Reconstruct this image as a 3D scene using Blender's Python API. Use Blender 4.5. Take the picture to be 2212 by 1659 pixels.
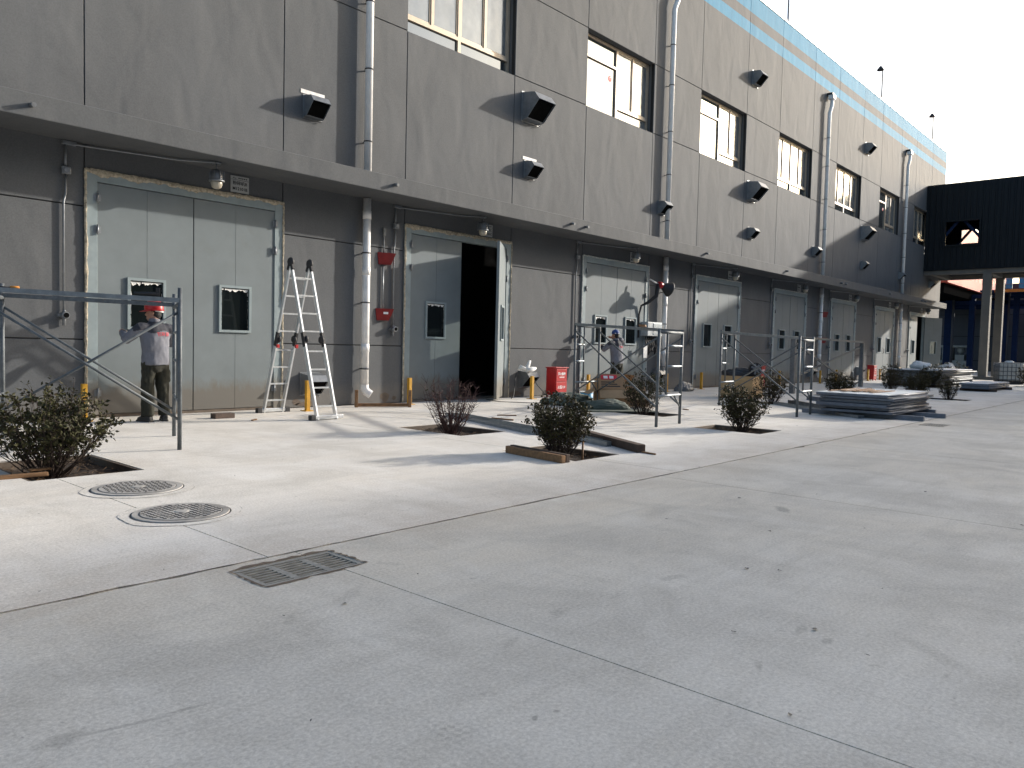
import bpy, bmesh, math, random
from mathutils import Vector, Matrix, noise

# ------------------------------------------------------------------ scene, camera, light
for o in list(bpy.data.objects): bpy.data.objects.remove(o)
scene = bpy.context.scene
COL = scene.collection
cam_d = bpy.data.cameras.new('camera'); cam = bpy.data.objects.new('camera', cam_d); COL.objects.link(cam)
cam_d.sensor_width = 36.0; cam_d.lens = 1670/2212*36.0; cam_d.clip_start = .05; cam_d.clip_end = 4000
RW = ((0.666605,-0.020302,0.745134),(-0.745026,-0.050284,0.665138),(0.023965,-0.998529,-0.048644))   # world axes seen by the lens
CAMH = 1.25
cam.matrix_world = Matrix(((RW[0][0], -RW[0][1], -RW[0][2], 0), (RW[1][0], -RW[1][1], -RW[1][2], 0),
                           (RW[2][0], -RW[2][1], -RW[2][2], CAMH), (0, 0, 0, 1)))
scene.camera = cam
TO_SUN = Vector((1.0, -.36, .335)).normalized()
world = bpy.data.worlds.new('World'); scene.world = world; world.use_nodes = True
nt = world.node_tree; bg = nt.nodes['Background']
sky = nt.nodes.new('ShaderNodeTexSky'); sky.sky_type = 'NISHITA'; sky.sun_disc = False
sky.sun_elevation = math.asin(TO_SUN.z); sky.sun_rotation = math.atan2(TO_SUN.x, TO_SUN.y)
sky.air_density = 1.0; sky.dust_density = 3.2; sky.ozone_density = 1.0
nt.links.new(sky.outputs[0], bg.inputs[0]); bg.inputs[1].default_value = .15
sun_d = bpy.data.lights.new('sun', 'SUN'); sun_d.energy = 2.8; sun_d.angle = math.radians(.8); sun_d.color = (1, .945, .87)
sun = bpy.data.objects.new('sun', sun_d); COL.objects.link(sun)
sun.rotation_euler = TO_SUN.to_track_quat('Z', 'Y').to_euler()
vs = scene.view_settings; vs.view_transform = 'Standard'; vs.look = 'None'; vs.exposure = 1.05; vs.gamma = 1; vs.use_curve_mapping = False

R = random.Random(7)
def rnd(a, b): return R.uniform(a, b)

# ------------------------------------------------------------------ helpers
class MB:
    def __init__(s): s.v = []; s.f = []; s.m = []; s.mi = 0; s.sm = []; s.smooth = False
    def vert(s, p): s.v.append(tuple(p)); return len(s.v)-1
    def face(s, ids): s.f.append(tuple(ids)); s.m.append(s.mi); s.sm.append(s.smooth)
    def poly(s, pts): s.face([s.vert(p) for p in pts])
    def box(s, x0, x1, y0, y1, z0, z1, M=None):
        c = [Vector((x, y, z)) for z in (z0, z1) for y in (y0, y1) for x in (x0, x1)]
        if M: c = [M @ p for p in c]
        b = len(s.v); s.v += [tuple(p) for p in c]
        for q in ((0, 2, 3, 1), (4, 5, 7, 6), (0, 1, 5, 4), (2, 6, 7, 3), (0, 4, 6, 2), (1, 3, 7, 5)): s.face([b+i for i in q])
        return s
    def bar(s, p0, p1, w, h, up=(0, 0, 1)):
        p0 = Vector(p0); p1 = Vector(p1); d = (p1-p0); L = d.length; d.normalize()
        u = Vector(up)
        if abs(d.dot(u)) > .98: u = Vector((1, 0, 0))
        sd = d.cross(u).normalized(); u = sd.cross(d)
        M = Matrix((sd, d, u)).transposed().to_4x4(); M.translation = p0
        return s.box(-w/2, w/2, 0, L, -h/2, h/2, M)
    def tube(s, pts, r, n=8, cap=True):
        pts = [Vector(p) for p in pts]; rs = r if isinstance(r, (list, tuple)) else [r]*len(pts)
        prev = None; rings = []; old = s.smooth; s.smooth = n > 5
        for i, p in enumerate(pts):
            t = (pts[min(i+1, len(pts)-1)]-pts[max(i-1, 0)]).normalized()
            if prev is None:
                a = Vector((0, 0, 1)) if abs(t.z) < .9 else Vector((1, 0, 0)); a = (a-t*a.dot(t)).normalized()
            else:
                a = (prev-t*prev.dot(t)).normalized()
            prev = a; b = t.cross(a)
            rings.append([s.vert(p+(a*math.cos(k*2*math.pi/n)+b*math.sin(k*2*math.pi/n))*rs[i]) for k in range(n)])
        for i in range(len(rings)-1):
            for k in range(n): s.face((rings[i][k], rings[i][(k+1) % n], rings[i+1][(k+1) % n], rings[i+1][k]))
        s.smooth = False
        if cap: s.face(rings[0][::-1]); s.face(rings[-1])
        s.smooth = old; return s
    def lathe(s, c, prof, n=20, axis='Z', M=None):   # prof: (radius, height) from bottom to top
        old = s.smooth; s.smooth = True; rings = []
        for (r, h) in prof:
            ring = []
            for k in range(n):
                a = k*2*math.pi/n; p = Vector((r*math.cos(a), r*math.sin(a), h))
                if axis == 'Y': p = Vector((p.x, -p.z, p.y))
                if axis == 'X': p = Vector((p.z, p.x, p.y))
                if M: p = M @ p
                ring.append(s.vert(p+Vector(c)))
            rings.append(ring)
        for i in range(len(rings)-1):
            for k in range(n): s.face((rings[i][k], rings[i][(k+1) % n], rings[i+1][(k+1) % n], rings[i+1][k]))
        s.smooth = False; s.face(rings[0][::-1]); s.face(rings[-1]); s.smooth = old; return s
    def prism(s, poly, d):      # poly: list of 3d points, extruded by vector d
        a = [s.vert(p) for p in poly]; b = [s.vert(Vector(p)+Vector(d)) for p in poly]; n = len(a)
        s.face(a[::-1]); s.face(b)
        for i in range(n): s.face((a[i], a[(i+1) % n], b[(i+1) % n], b[i]))
        return s
    def mesh(s, name, mats):
        me = bpy.data.meshes.new(name); me.from_pydata(s.v, [], s.f)
        for m in (mats if isinstance(mats, (list, tuple)) else [mats]): me.materials.append(m)
        me.polygons.foreach_set('material_index', s.m); me.polygons.foreach_set('use_smooth', s.sm); me.update()
        bm = bmesh.new(); bm.from_mesh(me); bmesh.ops.recalc_face_normals(bm, faces=bm.faces); bm.to_mesh(me); bm.free()
        return me
    def build(s, name, mats, parent=None, bevel=0):
        o = bpy.data.objects.new(name, s.mesh(name, mats)); COL.objects.link(o); o.parent = parent
        if bevel:
            b = o.modifiers.new('bevel', 'BEVEL'); b.width = bevel; b.segments = 2; b.limit_method = 'ANGLE'
        return o
def tag(o, label=None, cat=None, group=None, kind=None):
    if label: o['label'] = label
    if cat: o['category'] = cat
    if group: o['group'] = group
    if kind: o['kind'] = kind
    return o
def thing(name, label, cat, loc=(0, 0, 0), rz=0, group=None):
    o = bpy.data.objects.new(name, None); COL.objects.link(o); o.location = loc; o.rotation_euler = (0, 0, rz)
    o.empty_display_size = .1
    return tag(o, label, cat, group)
def inst(src, parent, loc=(0, 0, 0), rot=None, name=None):    # a copy of one mesh object sharing its data
    c = bpy.data.objects.new(name or src.name.split('.')[0], src.data); COL.objects.link(c); c.parent = parent; c.location = loc
    if rot: c.rotation_euler = rot
    return c
def inst_me(me, name, parent, loc=(0, 0, 0), rot=None, scale=None):
    c = bpy.data.objects.new(name, me); COL.objects.link(c); c.parent = parent; c.location = loc
    if rot: c.rotation_euler = rot
    if scale: c.scale = scale
    return c
def copy_tree(root, loc, rz=None, label=None):
    r = root.copy(); COL.objects.link(r); r.location = loc
    if rz is not None: r.rotation_euler = (0, 0, rz)
    if label: r['label'] = label
    for ch in root.children:
        c = ch.copy(); COL.objects.link(c); c.parent = r
        for g in ch.children:
            d = g.copy(); COL.objects.link(d); d.parent = c
    return r
def text_mesh(body, size, mat, depth=.002, align='CENTER', bold=0):
    cu = bpy.data.curves.new('txt', 'FONT'); cu.body = body; cu.size = size; cu.extrude = depth/2; cu.align_x = align; cu.align_y = 'CENTER'
    cu.offset = bold; cu.resolution_u = 3
    ob = bpy.data.objects.new('txt', cu); COL.objects.link(ob)
    dg = bpy.context.evaluated_depsgraph_get(); me = bpy.data.meshes.new_from_object(ob.evaluated_get(dg))
    bpy.data.objects.remove(ob); me.materials.clear(); me.materials.append(mat); return me

# ------------------------------------------------------------------ materials
def nodes(name):
    m = bpy.data.materials.new(name); m.use_nodes = True
    return m, m.node_tree, m.node_tree.nodes['Principled BSDF']
def N(t, kind, **kw):
    n = t.nodes.new(kind)
    for k, v in kw.items():
        if k.startswith('i_'): n.inputs[int(k[2:])].default_value = v
        else: setattr(n, k, v)
    return n
def ramp(t, a, b, c0=(0, 0, 0, 1), c1=(1, 1, 1, 1)):
    r = t.nodes.new('ShaderNodeValToRGB'); e = r.color_ramp.elements
    e[0].position = a; e[1].position = b; e[0].color = c0; e[1].color = c1; return r
def mixc(t, fac, a, b, blend='MIX'):
    m = t.nodes.new('ShaderNodeMix'); m.data_type = 'RGBA'; m.blend_type = blend
    for sock, val in ((m.inputs[0], fac), (m.inputs[6], a), (m.inputs[7], b)):
        if hasattr(val, 'is_output'): t.links.new(val, sock)
        else: sock.default_value = val if not isinstance(val, tuple) or len(val) == 4 else (*val, 1)
    return m.outputs[2]
def tnoise(t, vec, scale, detail=4, rough=.55, dist=0):
    n = t.nodes.new('ShaderNodeTexNoise'); n.inputs['Scale'].default_value = scale; n.inputs['Detail'].default_value = detail
    n.inputs['Roughness'].default_value = rough; n.inputs['Distortion'].default_value = dist
    if vec is not None: t.links.new(vec, n.inputs['Vector'])
    return n.outputs['Fac']
def mapped(t, src, scale=(1, 1, 1), rot=(0, 0, 0), loc=(0, 0, 0)):
    m = t.nodes.new('ShaderNodeMapping'); m.inputs['Scale'].default_value = scale; m.inputs['Rotation'].default_value = rot; m.inputs['Location'].default_value = loc
    t.links.new(src, m.inputs['Vector']); return m.outputs[0]
def wpos(t): return t.nodes.new('ShaderNodeNewGeometry').outputs['Position']
def dim(c, k): return tuple(min(1, x*k) for x in c)
def mat(name, col, rough=.6, metal=0, var=.25, scale=6, bump=0, bscale=40, spec=.5, stretch=(1, 1, 1), dirt=None, dirt_at=.6):
    m, t, p = nodes(name); P = mapped(t, wpos(t), stretch)
    n1 = tnoise(t, P, scale, 5, .6)
    c = mixc(t, ramp_out(t, n1, .3, .7), dim(col, 1-var), dim(col, 1+var*.6))
    if dirt:
        n2 = tnoise(t, P, scale*.6, 6, .7, .4); c = mixc(t, ramp_out(t, n2, dirt_at, dirt_at+.12), c, dirt)
    t.links.new(c, p.inputs['Base Color']); p.inputs['Metallic'].default_value = metal; p.inputs['Specular IOR Level'].default_value = spec
    rr = t.nodes.new('ShaderNodeMapRange'); rr.inputs[3].default_value = max(.03, rough-.1); rr.inputs[4].default_value = min(1, rough+.1)
    t.links.new(n1, rr.inputs[0]); t.links.new(rr.outputs[0], p.inputs['Roughness'])
    if bump:
        b = t.nodes.new('ShaderNodeBump'); b.inputs['Strength'].default_value = .6; b.inputs['Distance'].default_value = bump
        t.links.new(tnoise(t, P, bscale, 4), b.inputs['Height']); t.links.new(b.outputs[0], p.inputs['Normal'])
    return m
def grime(m, col, height, k):
    """dirt splashed up from the ground on an existing material"""
    t = m.node_tree; p = t.nodes['Principled BSDF']; src = p.inputs['Base Color'].links[0].from_socket; W = wpos(t)
    zz = t.nodes.new('ShaderNodeSeparateXYZ'); t.links.new(W, zz.inputs[0])
    e = mth(t, 'SUBTRACT', zz.outputs[2], mth(t, 'MULTIPLY', tnoise(t, mapped(t, W, (1, 1, .4)), 5, 7, .75), height*1.6))
    t.links.new(mixc(t, mth(t, 'MULTIPLY', mth(t, 'SUBTRACT', 1.0, ramp_out(t, e, -height*.6, height*.5)), k), src, col), p.inputs['Base Color'])
def ramp_out(t, src, a, b):
    r = ramp(t, a, b); t.links.new(src, r.inputs[0]); return r.outputs[0]
def mth(t, op, a, b=0.0, c=None):
    n = t.nodes.new('ShaderNodeMath'); n.operation = op
    for i, v in enumerate((a, b, c)):
        if v is None: continue
        if hasattr(v, 'is_output'): t.links.new(v, n.inputs[i])
        else: n.inputs[i].default_value = v
    return n.outputs[0]

def concrete(name, base, warm, dark, seed, blobs=()):
    m, t, p = nodes(name); W = wpos(t); W = mapped(t, W, loc=(seed, seed*.7, 0))
    big = tnoise(t, W, .28, 5, .6, .8); mid = tnoise(t, W, 1.1, 7, .66, .7)
    c = mixc(t, ramp_out(t, big, .40, .60), base, warm)
    c = mixc(t, mth(t, 'MULTIPLY', ramp_out(t, mid, .43, .66), .85), c, dark)
    lt = tnoise(t, mapped(t, W, (1.4, .8, 1), (0, 0, .7), (4, 1, 0)), .8, 6, .65, .5)
    c = mixc(t, mth(t, 'MULTIPLY', ramp_out(t, lt, .50, .66), .7), c, dim(base, 1.2))      # pale dust
    st = tnoise(t, mapped(t, W, (.45, 4.5, 1), (0, 0, .35)), 1.6, 8, .74, .4)                # dragged dust
    c = mixc(t, mth(t, 'MULTIPLY', ramp_out(t, st, .48, .74), .6), c, dark)
    st2 = tnoise(t, mapped(t, W, (5, .5, 1), (0, 0, -.5)), 1.3, 7, .72, .5)
    c = mixc(t, mth(t, 'MULTIPLY', ramp_out(t, st2, .54, .76), .45), c, dim(dark, .85))
    sc = tnoise(t, mapped(t, W, (1.0, 8, 1), (0, 0, .85)), 2.4, 7, .78, 1.0); g1 = ramp_out(t, tnoise(t, W, .55, 3, .5), .48, .6)
    c = mixc(t, mth(t, 'MULTIPLY', mth(t, 'MULTIPLY', ramp_out(t, sc, .62, .69), g1), .65), c, dim(dark, .5))   # scuffs
    bl = tnoise(t, W, 3.2, 6, .7, 1.2)
    c = mixc(t, mth(t, 'MULTIPLY', ramp_out(t, bl, .63, .70), .4), c, dim(dark, .62))                             # blots
    sp = tnoise(t, W, 16, 3, .6, .3); gate = ramp_out(t, tnoise(t, W, .9, 3), .46, .6)
    c = mixc(t, mth(t, 'MULTIPLY', mth(t, 'MULTIPLY', ramp_out(t, sp, .69, .72), gate), .7), c, dim(dark, .35))
    P0 = wpos(t); sx = t.nodes.new('ShaderNodeSeparateXYZ'); t.links.new(P0, sx.inputs[0])
    dj = mth(t, 'ABSOLUTE', mth(t, 'SUBTRACT', mth(t, 'ADD', sx.outputs[1], mth(t, 'MULTIPLY', tnoise(t, W, .8, 4), .8)), 4.4))       # soil washed along the long joint
    jm = mth(t, 'MULTIPLY', ramp_out(t, dj, .0, .75), -1); jm = mth(t, 'ADD', jm, 1.0)
    c = mixc(t, mth(t, 'MULTIPLY', mth(t, 'MULTIPLY', jm, ramp_out(t, tnoise(t, W, 2.2, 7, .7, .6), .34, .62)), .75), c, (.40, .33, .255))
    for (bx, by, rx, ry, ang, k, knd) in blobs:                                # single oil, tyre and scrape marks
        mp = t.nodes.new('ShaderNodeMapping'); mp.vector_type = 'TEXTURE'; mp.inputs['Location'].default_value = (bx, by, 0); mp.inputs['Rotation'].default_value = (0, 0, ang); mp.inputs['Scale'].default_value = (rx, ry, 1)
        t.links.new(P0, mp.inputs[0]); ln = t.nodes.new('ShaderNodeVectorMath'); ln.operation = 'LENGTH'; t.links.new(mp.outputs[0], ln.inputs[0])
        edge = mth(t, 'ADD', ln.outputs['Value'], mth(t, 'MULTIPLY', mth(t, 'SUBTRACT', tnoise(t, W, 9, 5, .7, .5), .5), 1.4))
        mk = mth(t, 'SUBTRACT', 1.0, ramp_out(t, edge, .45, .95))
        if knd == 'tread':
            ck = t.nodes.new('ShaderNodeTexChecker'); ck.inputs['Scale'].default_value = 5.0; t.links.new(mp.outputs[0], ck.inputs[0]); mk = mth(t, 'MULTIPLY', mk, ck.outputs['Fac'])
        if knd == 'scratch':
            mk = mth(t, 'MULTIPLY', mk, ramp_out(t, tnoise(t, mapped(t, P0, (4, 40, 1), (0, 0, ang+.6)), 1.0, 5, .7, .6), .58, .64))
        c = mixc(t, mth(t, 'MULTIPLY', mk, k), c, dim(dark, .42))
    fine = tnoise(t, W, 60, 6, .75); c = mixc(t, .5, c, mixc(t, ramp_out(t, fine, .32, .68), dim(dark, .7), dim(base, 1.2)))
    t.links.new(c, p.inputs['Base Color'])
    rr = t.nodes.new('ShaderNodeMapRange'); rr.inputs[3].default_value = .5; rr.inputs[4].default_value = .95
    t.links.new(mid, rr.inputs[0]); t.links.new(rr.outputs[0], p.inputs['Roughness']); p.inputs['Specular IOR Level'].default_value = .28
    b = t.nodes.new('ShaderNodeBump'); b.inputs['Strength'].default_value = .6; b.inputs['Distance'].default_value = .006
    hh = mth(t, 'ADD', mth(t, 'MULTIPLY', fine, .4), mth(t, 'MULTIPLY', tnoise(t, W, 5, 6, .65), 1.1))
    t.links.new(hh, b.inputs['Height']); t.links.new(b.outputs[0], p.inputs['Normal'])
    return m
def wall_paint(name, col, bands):
    m, t, p = nodes(name); W = wpos(t)
    n1 = tnoise(t, mapped(t, W, (1, 1, .5)), .7, 5, .6, .3)
    c = mixc(t, ramp_out(t, n1, .3, .7), dim(col, .86), dim(col, 1.1))
    drip = tnoise(t, mapped(t, W, (5, 5, .18)), 1.2, 6, .7)
    c = mixc(t, mth(t, 'MULTIPLY', ramp_out(t, drip, .6, .85), .14), c, dim(col, .7))
    rust = mth(t, 'MULTIPLY', ramp_out(t, tnoise(t, mapped(t, W, (3, 3, .25)), 1.6, 7, .75), .68, .76), .35)
    c = mixc(t, rust, c, (.2, .15, .12))
    if bands:
        z = t.nodes.new('ShaderNodeSeparateXYZ'); t.links.new(W, z.inputs[0]); z = mth(t, 'ADD', z.outputs[2], mth(t, 'MULTIPLY', tnoise(t, W, 9, 2), .02))
        b1 = mth(t, 'GREATER_THAN', z, 13.38); b2 = mth(t, 'MULTIPLY', mth(t, 'GREATER_THAN', z, 12.61), mth(t, 'LESS_THAN', z, 13.01))
        k = mth(t, 'MAXIMUM', b1, b2); c = mixc(t, k, c, mixc(t, ramp_out(t, drip, .4, .8), (.022, .33, .58), (.02, .25, .46)))
    oi = t.nodes.new('ShaderNodeObjectInfo'); c = mixc(t, mth(t, 'MULTIPLY', oi.outputs['Random'], .16), c, dim(col, .55))
    zz = t.nodes.new('ShaderNodeSeparateXYZ'); t.links.new(W, zz.inputs[0])
    sp = mth(t, 'SUBTRACT', 1.0, ramp_out(t, mth(t, 'SUBTRACT', zz.outputs[2], mth(t, 'MULTIPLY', tnoise(t, W, 3, 6, .7), .5)), -.1, .22))
    c = mixc(t, mth(t, 'MULTIPLY', sp, .6), c, (.19, .17, .145))
    fine = tnoise(t, W, 45, 5, .75); c = mixc(t, .3, c, mixc(t, ramp_out(t, fine, .3, .7), dim(col, .55), dim(col, 1.5)))
    t.links.new(c, p.inputs['Base Color']); p.inputs['Roughness'].default_value = .80; p.inputs['Specular IOR Level'].default_value = .25
    wav = tnoise(t, mapped(t, W, (1, 1, .5), (0, .45, 0)), 1.5, 2, .45, .4)
    b = t.nodes.new('ShaderNodeBump'); b.inputs['Strength'].default_value = .85; b.inputs['Distance'].default_value = .034
    hh = mth(t, 'ADD', mth(t, 'MULTIPLY', fine, .022), mth(t, 'ADD', wav, mth(t, 'MULTIPLY', tnoise(t, W, 6, 3, .5), .07)))
    t.links.new(hh, b.inputs['Height']); t.links.new(b.outputs[0], p.inputs['Normal'])
    return m
def glass(name, col, rough=.05, refl=.5, wob=.004):
    m, t, p = nodes(name); W = wpos(t)
    n = tnoise(t, W, 3, 5, .6); c = mixc(t, ramp_out(t, n, .35, .7), col, dim(col, 1.5))
    t.links.new(c, p.inputs['Base Color']); p.inputs['Roughness'].default_value = rough; p.inputs['IOR'].default_value = 1.5
    g = t.nodes.new('ShaderNodeBsdfGlossy'); g.inputs['Roughness'].default_value = rough; g.inputs['Color'].default_value = (.86, .93, .95, 1)
    b = t.nodes.new('ShaderNodeBump'); b.inputs['Distance'].default_value = wob; b.inputs['Strength'].default_value = .4
    t.links.new(tnoise(t, W, 1.6, 2), b.inputs['Height']); t.links.new(b.outputs[0], g.inputs['Normal']); t.links.new(b.outputs[0], p.inputs['Normal'])
    mx = t.nodes.new('ShaderNodeMixShader'); mx.inputs[0].default_value = refl
    out = t.nodes['Material Output']; t.links.new(p.outputs[0], mx.inputs[1]); t.links.new(g.outputs[0], mx.inputs[2]); t.links.new(mx.outputs[0], out.inputs[0])
    return m

M = {}
M['road'] = concrete('road_concrete', (.66, .64, .585), (.71, .655, .55), (.40, .38, .335), 3.1, [
    (2.84, 2.21, .10, .05, .4, .5, ''), (3.23, 2.15, .16, .05, .2, .25, 'scratch'), (3.75, 2.12, .13, .05, -.3, .4, ''), (.83, 2.57, .09, .06, .3, .6, ''), (1.0, 2.53, .18, .015, -.25, .6, ''), (1.2, 2.5, .10, .012, -.2, .6, ''),
    (1.72, 1.75, .10, .13, .7, .4, 'tread'), (6.03, 2.45, .16, .07, .6, .9, ''), (3.46, 1.3, .10, .03, .2, .5, ''), (3.41, 1.16, .05, .03, .1, .6, ''), (2.93, 1.26, .07, .02, .5, .5, ''), (1.97, 1.62, .022, .012, .5, .95, ''), (2.06, 1.6, .022, .013, -.4, .95, ''),
    (3.2, .72, .30, .22, .2, .5, 'scratch'), (3.6, .8, .3, .06, .9, .3, ''), (2.3, 3.1, .2, .05, .5, .3, ''), (1.9, 3.0, .10, .03, .9, .35, ''), (2.4, 2.12, .09, .03, .3, .4, ''), (4.6, 1.6, .5, .2, .9, .22, 'scratch'), (1.3, 2.0, .35, .05, -.1, .3, 'scratch'), (5.2, 3.1, .3, .12, .4, .3, ''), (8, 2.6, .6, .25, .3, .22, '')])
M['walk'] = concrete('walkway_concrete', (.74, .72, .68), (.74, .68, .59), (.44, .41, .355), 11.7)
M['under'] = mat('sub_base', (.045, .038, .032), .9, bump=.01, spec=.1)
M['pit'] = mat('pit_concrete', (.14, .11, .085), .9, var=.35, scale=5, bump=.004, dirt=(.12, .09, .07), dirt_at=.55)
M['wall'] = wall_paint('grey_wall_paint', (.115, .120, .125), True)
M['canopy'] = wall_paint('canopy_render', (.103, .108, .112), False)
M['joint'] = mat('joint_seal', (.02, .02, .02), .8)
M['door'] = mat('door_paint', (.178, .205, .213), .62, var=.09, scale=2.2, bump=.002, bscale=3, spec=.2, dirt=(.16, .18, .18), dirt_at=.64)
M['frame'] = mat('door_frame_paint', (.26, .31, .32), .6, var=.14, spec=.2, scale=4, dirt=(.3, .3, .26), dirt_at=.66)
M['foam'] = mat('dry_foam', (.46, .40, .30), .9, var=.5, scale=22, bump=.01, bscale=60, dirt=(.10, .07, .05), dirt_at=.58)
M['plaster'] = mat('plaster_edge', (.50, .51, .48), .9, var=.4, scale=18, bump=.006, dirt=(.12, .11, .10), dirt_at=.64)
M['alu'] = mat('window_alu', (.46, .38, .29), .45, var=.1, scale=8, metal=.2)
M['film'] = mat('torn_film', (.82, .80, .76), .6)
M['dglass'] = glass('dark_glass', (.006, .008, .008), .06, .03)
M['wglass'] = glass('window_glass', (.04, .046, .05), .03, .19)
M['wfilm'] = glass('filmed_glass', (.12, .128, .13), .14, .13, .02)
M['dark'] = mat('black_void', (.008, .008, .008), 1, spec=0)
M['galv'] = mat('galvanised_steel', (.24, .255, .27), .42, metal=.55, var=.2, scale=9)
M['galvdark'] = mat('weathered_steel', (.16, .17, .18), .5, metal=.5, var=.3, scale=12, dirt=(.09, .05, .03), dirt_at=.66)
M['pvc'] = mat('pvc_pipe', (.80, .79, .77), .5, var=.12, scale=5, dirt=(.18, .17, .16), dirt_at=.7)
M['black'] = mat('black_rubber', (.02, .02, .022), .6)
M['steel'] = mat('scaffold_steel', (.12, .135, .145), .55, metal=.15, spec=.35, var=.35, scale=14, dirt=(.14, .07, .035), dirt_at=.63)
M['steel_light'] = mat('zinc_steel', (.28, .31, .33), .42, metal=.6, var=.2, scale=14)
M['alum'] = mat('aluminium', (.72, .74, .75), .32, metal=.75, var=.1, scale=20)
M['red'] = mat('red_paint', (.42, .012, .014), .4, var=.15, scale=4)
M['redd'] = mat('red_sheet', (.20, .01, .008), .5, var=.2, scale=8)
M['white'] = mat('white_print', (.8, .8, .8), .6, var=.05)
M['ink'] = mat('black_print', (.02, .02, .02), .7, var=.05)
M['redink'] = mat('red_print', (.62, .03, .05), .7, var=.1, scale=30)
M['yellow'] = mat('yellow_paint', (.50, .26, .012), .5, var=.2, scale=6, dirt=(.35, .22, .05), dirt_at=.68)
M['wood'] = mat('timber', (.24, .13, .06), .75, var=.4, scale=3, stretch=(1, 8, 8), bump=.003, bscale=10)
M['wood_dark'] = mat('dark_timber', (.09, .06, .045), .8, var=.4, scale=3, stretch=(6, 1, 6), bump=.003)
M['ply'] = mat('plywood', (.48, .31, .15), .7, var=.2, scale=1.5, stretch=(1, 1, 7))
M['card'] = mat('cardboard', (.32, .195, .105), .8, var=.15, scale=4)
M['cardl'] = mat('cardboard_inside', (.42, .28, .16), .8, var=.15, scale=4)
M['soil'] = mat('soil', (.036, .023, .016), .95, var=.6, scale=14, bump=.03, bscale=18)
M['straw'] = mat('dry_litter', (.10, .062, .034), .9, var=.6, scale=9)
M['stem'] = mat('shrub_stem', (.045, .03, .023), .8, var=.4, scale=20)
M['twig'] = mat('bare_twig', (.07, .03, .026), .75, var=.4, scale=20)
M['leaf'] = mat('shrub_leaf', (.040, .043, .014), .6, var=.6, scale=17, spec=.22, dirt=(.045, .026, .012), dirt_at=.55)
M['cover'] = mat('cast_iron', (.40, .385, .36), .6, metal=.1, var=.35, scale=6, dirt=(.2, .19, .18), dirt_at=.56)
M['coverd'] = mat('cast_iron_dark', (.08, .08, .08), .6, metal=.3, var=.3, scale=9)
M['grate'] = mat('grate_iron', (.30, .30, .28), .7, metal=.1, var=.3, scale=12)
M['cladding'] = mat('dark_cladding', (.008, .011, .014), .6, var=.2, scale=3, spec=.2)
M['concol'] = mat('column_concrete', (.13, .122, .108), .8, var=.2, scale=2)
M['navy'] = mat('navy_steel', (.010, .024, .07), .8, var=.2, scale=3, spec=.15)
M['coral'] = mat('red_cladding', (.62, .10, .06), .7, var=.12, scale=.6, stretch=(1, 1, 2))
M['blue'] = mat('blue_sheet', (.05, .28, .5), .5, var=.2)
M['orange'] = mat('orange_paint', (.55, .22, .03), .5)
M['farwall'] = mat('far_grey_wall', (.075, .08, .09), .8, var=.12, scale=.5, spec=.2)
M['machine'] = mat('pale_machine_paint', (.30, .32, .31), .5, var=.15, scale=2)
M['tank'] = mat('milky_plastic', (.5, .48, .43), .45, var=.1, scale=2)
M['panel_s'] = mat('panel_skin', (.15, .17, .21), .45, metal=.25, var=.3, scale=6, dirt=(.12, .12, .13), dirt_at=.62)
M['panel_t'] = mat('panel_top_white', (.66, .70, .72), .45, var=.12, scale=3, dirt=(.5, .42, .33), dirt_at=.66)
M['rusty'] = mat('rusty_strip', (.26, .13, .05), .7, var=.6, scale=9, dirt=(.6, .5, .36), dirt_at=.6)
M['skin'] = mat('skin', (.42, .22, .15), .55, var=.1, scale=20)
M['hair'] = mat('hair', (.012, .010, .009), .7)
M['jacket'] = mat('grey_jacket', (.16, .165, .19), .85, var=.18, scale=7, bump=.012, bscale=9)
M['yoke'] = mat('navy_yoke', (.035, .037, .048), .85, var=.2, scale=7, bump=.012, bscale=9)
M['trouser'] = mat('olive_trousers', (.022, .022, .014), .9, var=.35, scale=8, bump=.015, bscale=10)
M['boot'] = mat('dark_boot', (.03, .03, .03), .7, var=.3)
M['bluecap'] = mat('blue_cap', (.03, .07, .24), .7)
M['tarp'] = mat('green_canvas', (.10, .12, .10), .8, var=.3, scale=4, bump=.03, bscale=7)
M['bag'] = mat('black_sheet', (.02, .021, .025), .45, var=.3, scale=5, bump=.03, bscale=6)
M['paper'] = mat('white_paper', (.72, .72, .70), .8, var=.08)
M['lampglass'] = mat('lamp_globe', (.42, .38, .30), .3, var=.1)
M['cable'] = mat('grey_cable', (.20, .20, .20), .6)
M['shrubfar'] = mat('far_shrub_leaf', (.05, .06, .025), .6, var=.6, scale=12)

grime(M['door'], (.15, .13, .105), .45, .75); grime(M['frame'], (.17, .14, .11), .5, .8)
for nm_ in ('leaf', 'shrubfar'):      # every shrub its own cast of green or brown
    t_ = M[nm_].node_tree; p_ = t_.nodes['Principled BSDF']; s_ = p_.inputs['Base Color'].links[0].from_socket; oi_ = t_.nodes.new('ShaderNodeObjectInfo')
    t_.links.new(mixc(t_, mth(t_, 'MULTIPLY', oi_.outputs['Random'], .75), s_, (.075, .055, .022)), p_.inputs['Base Color'])

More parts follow.
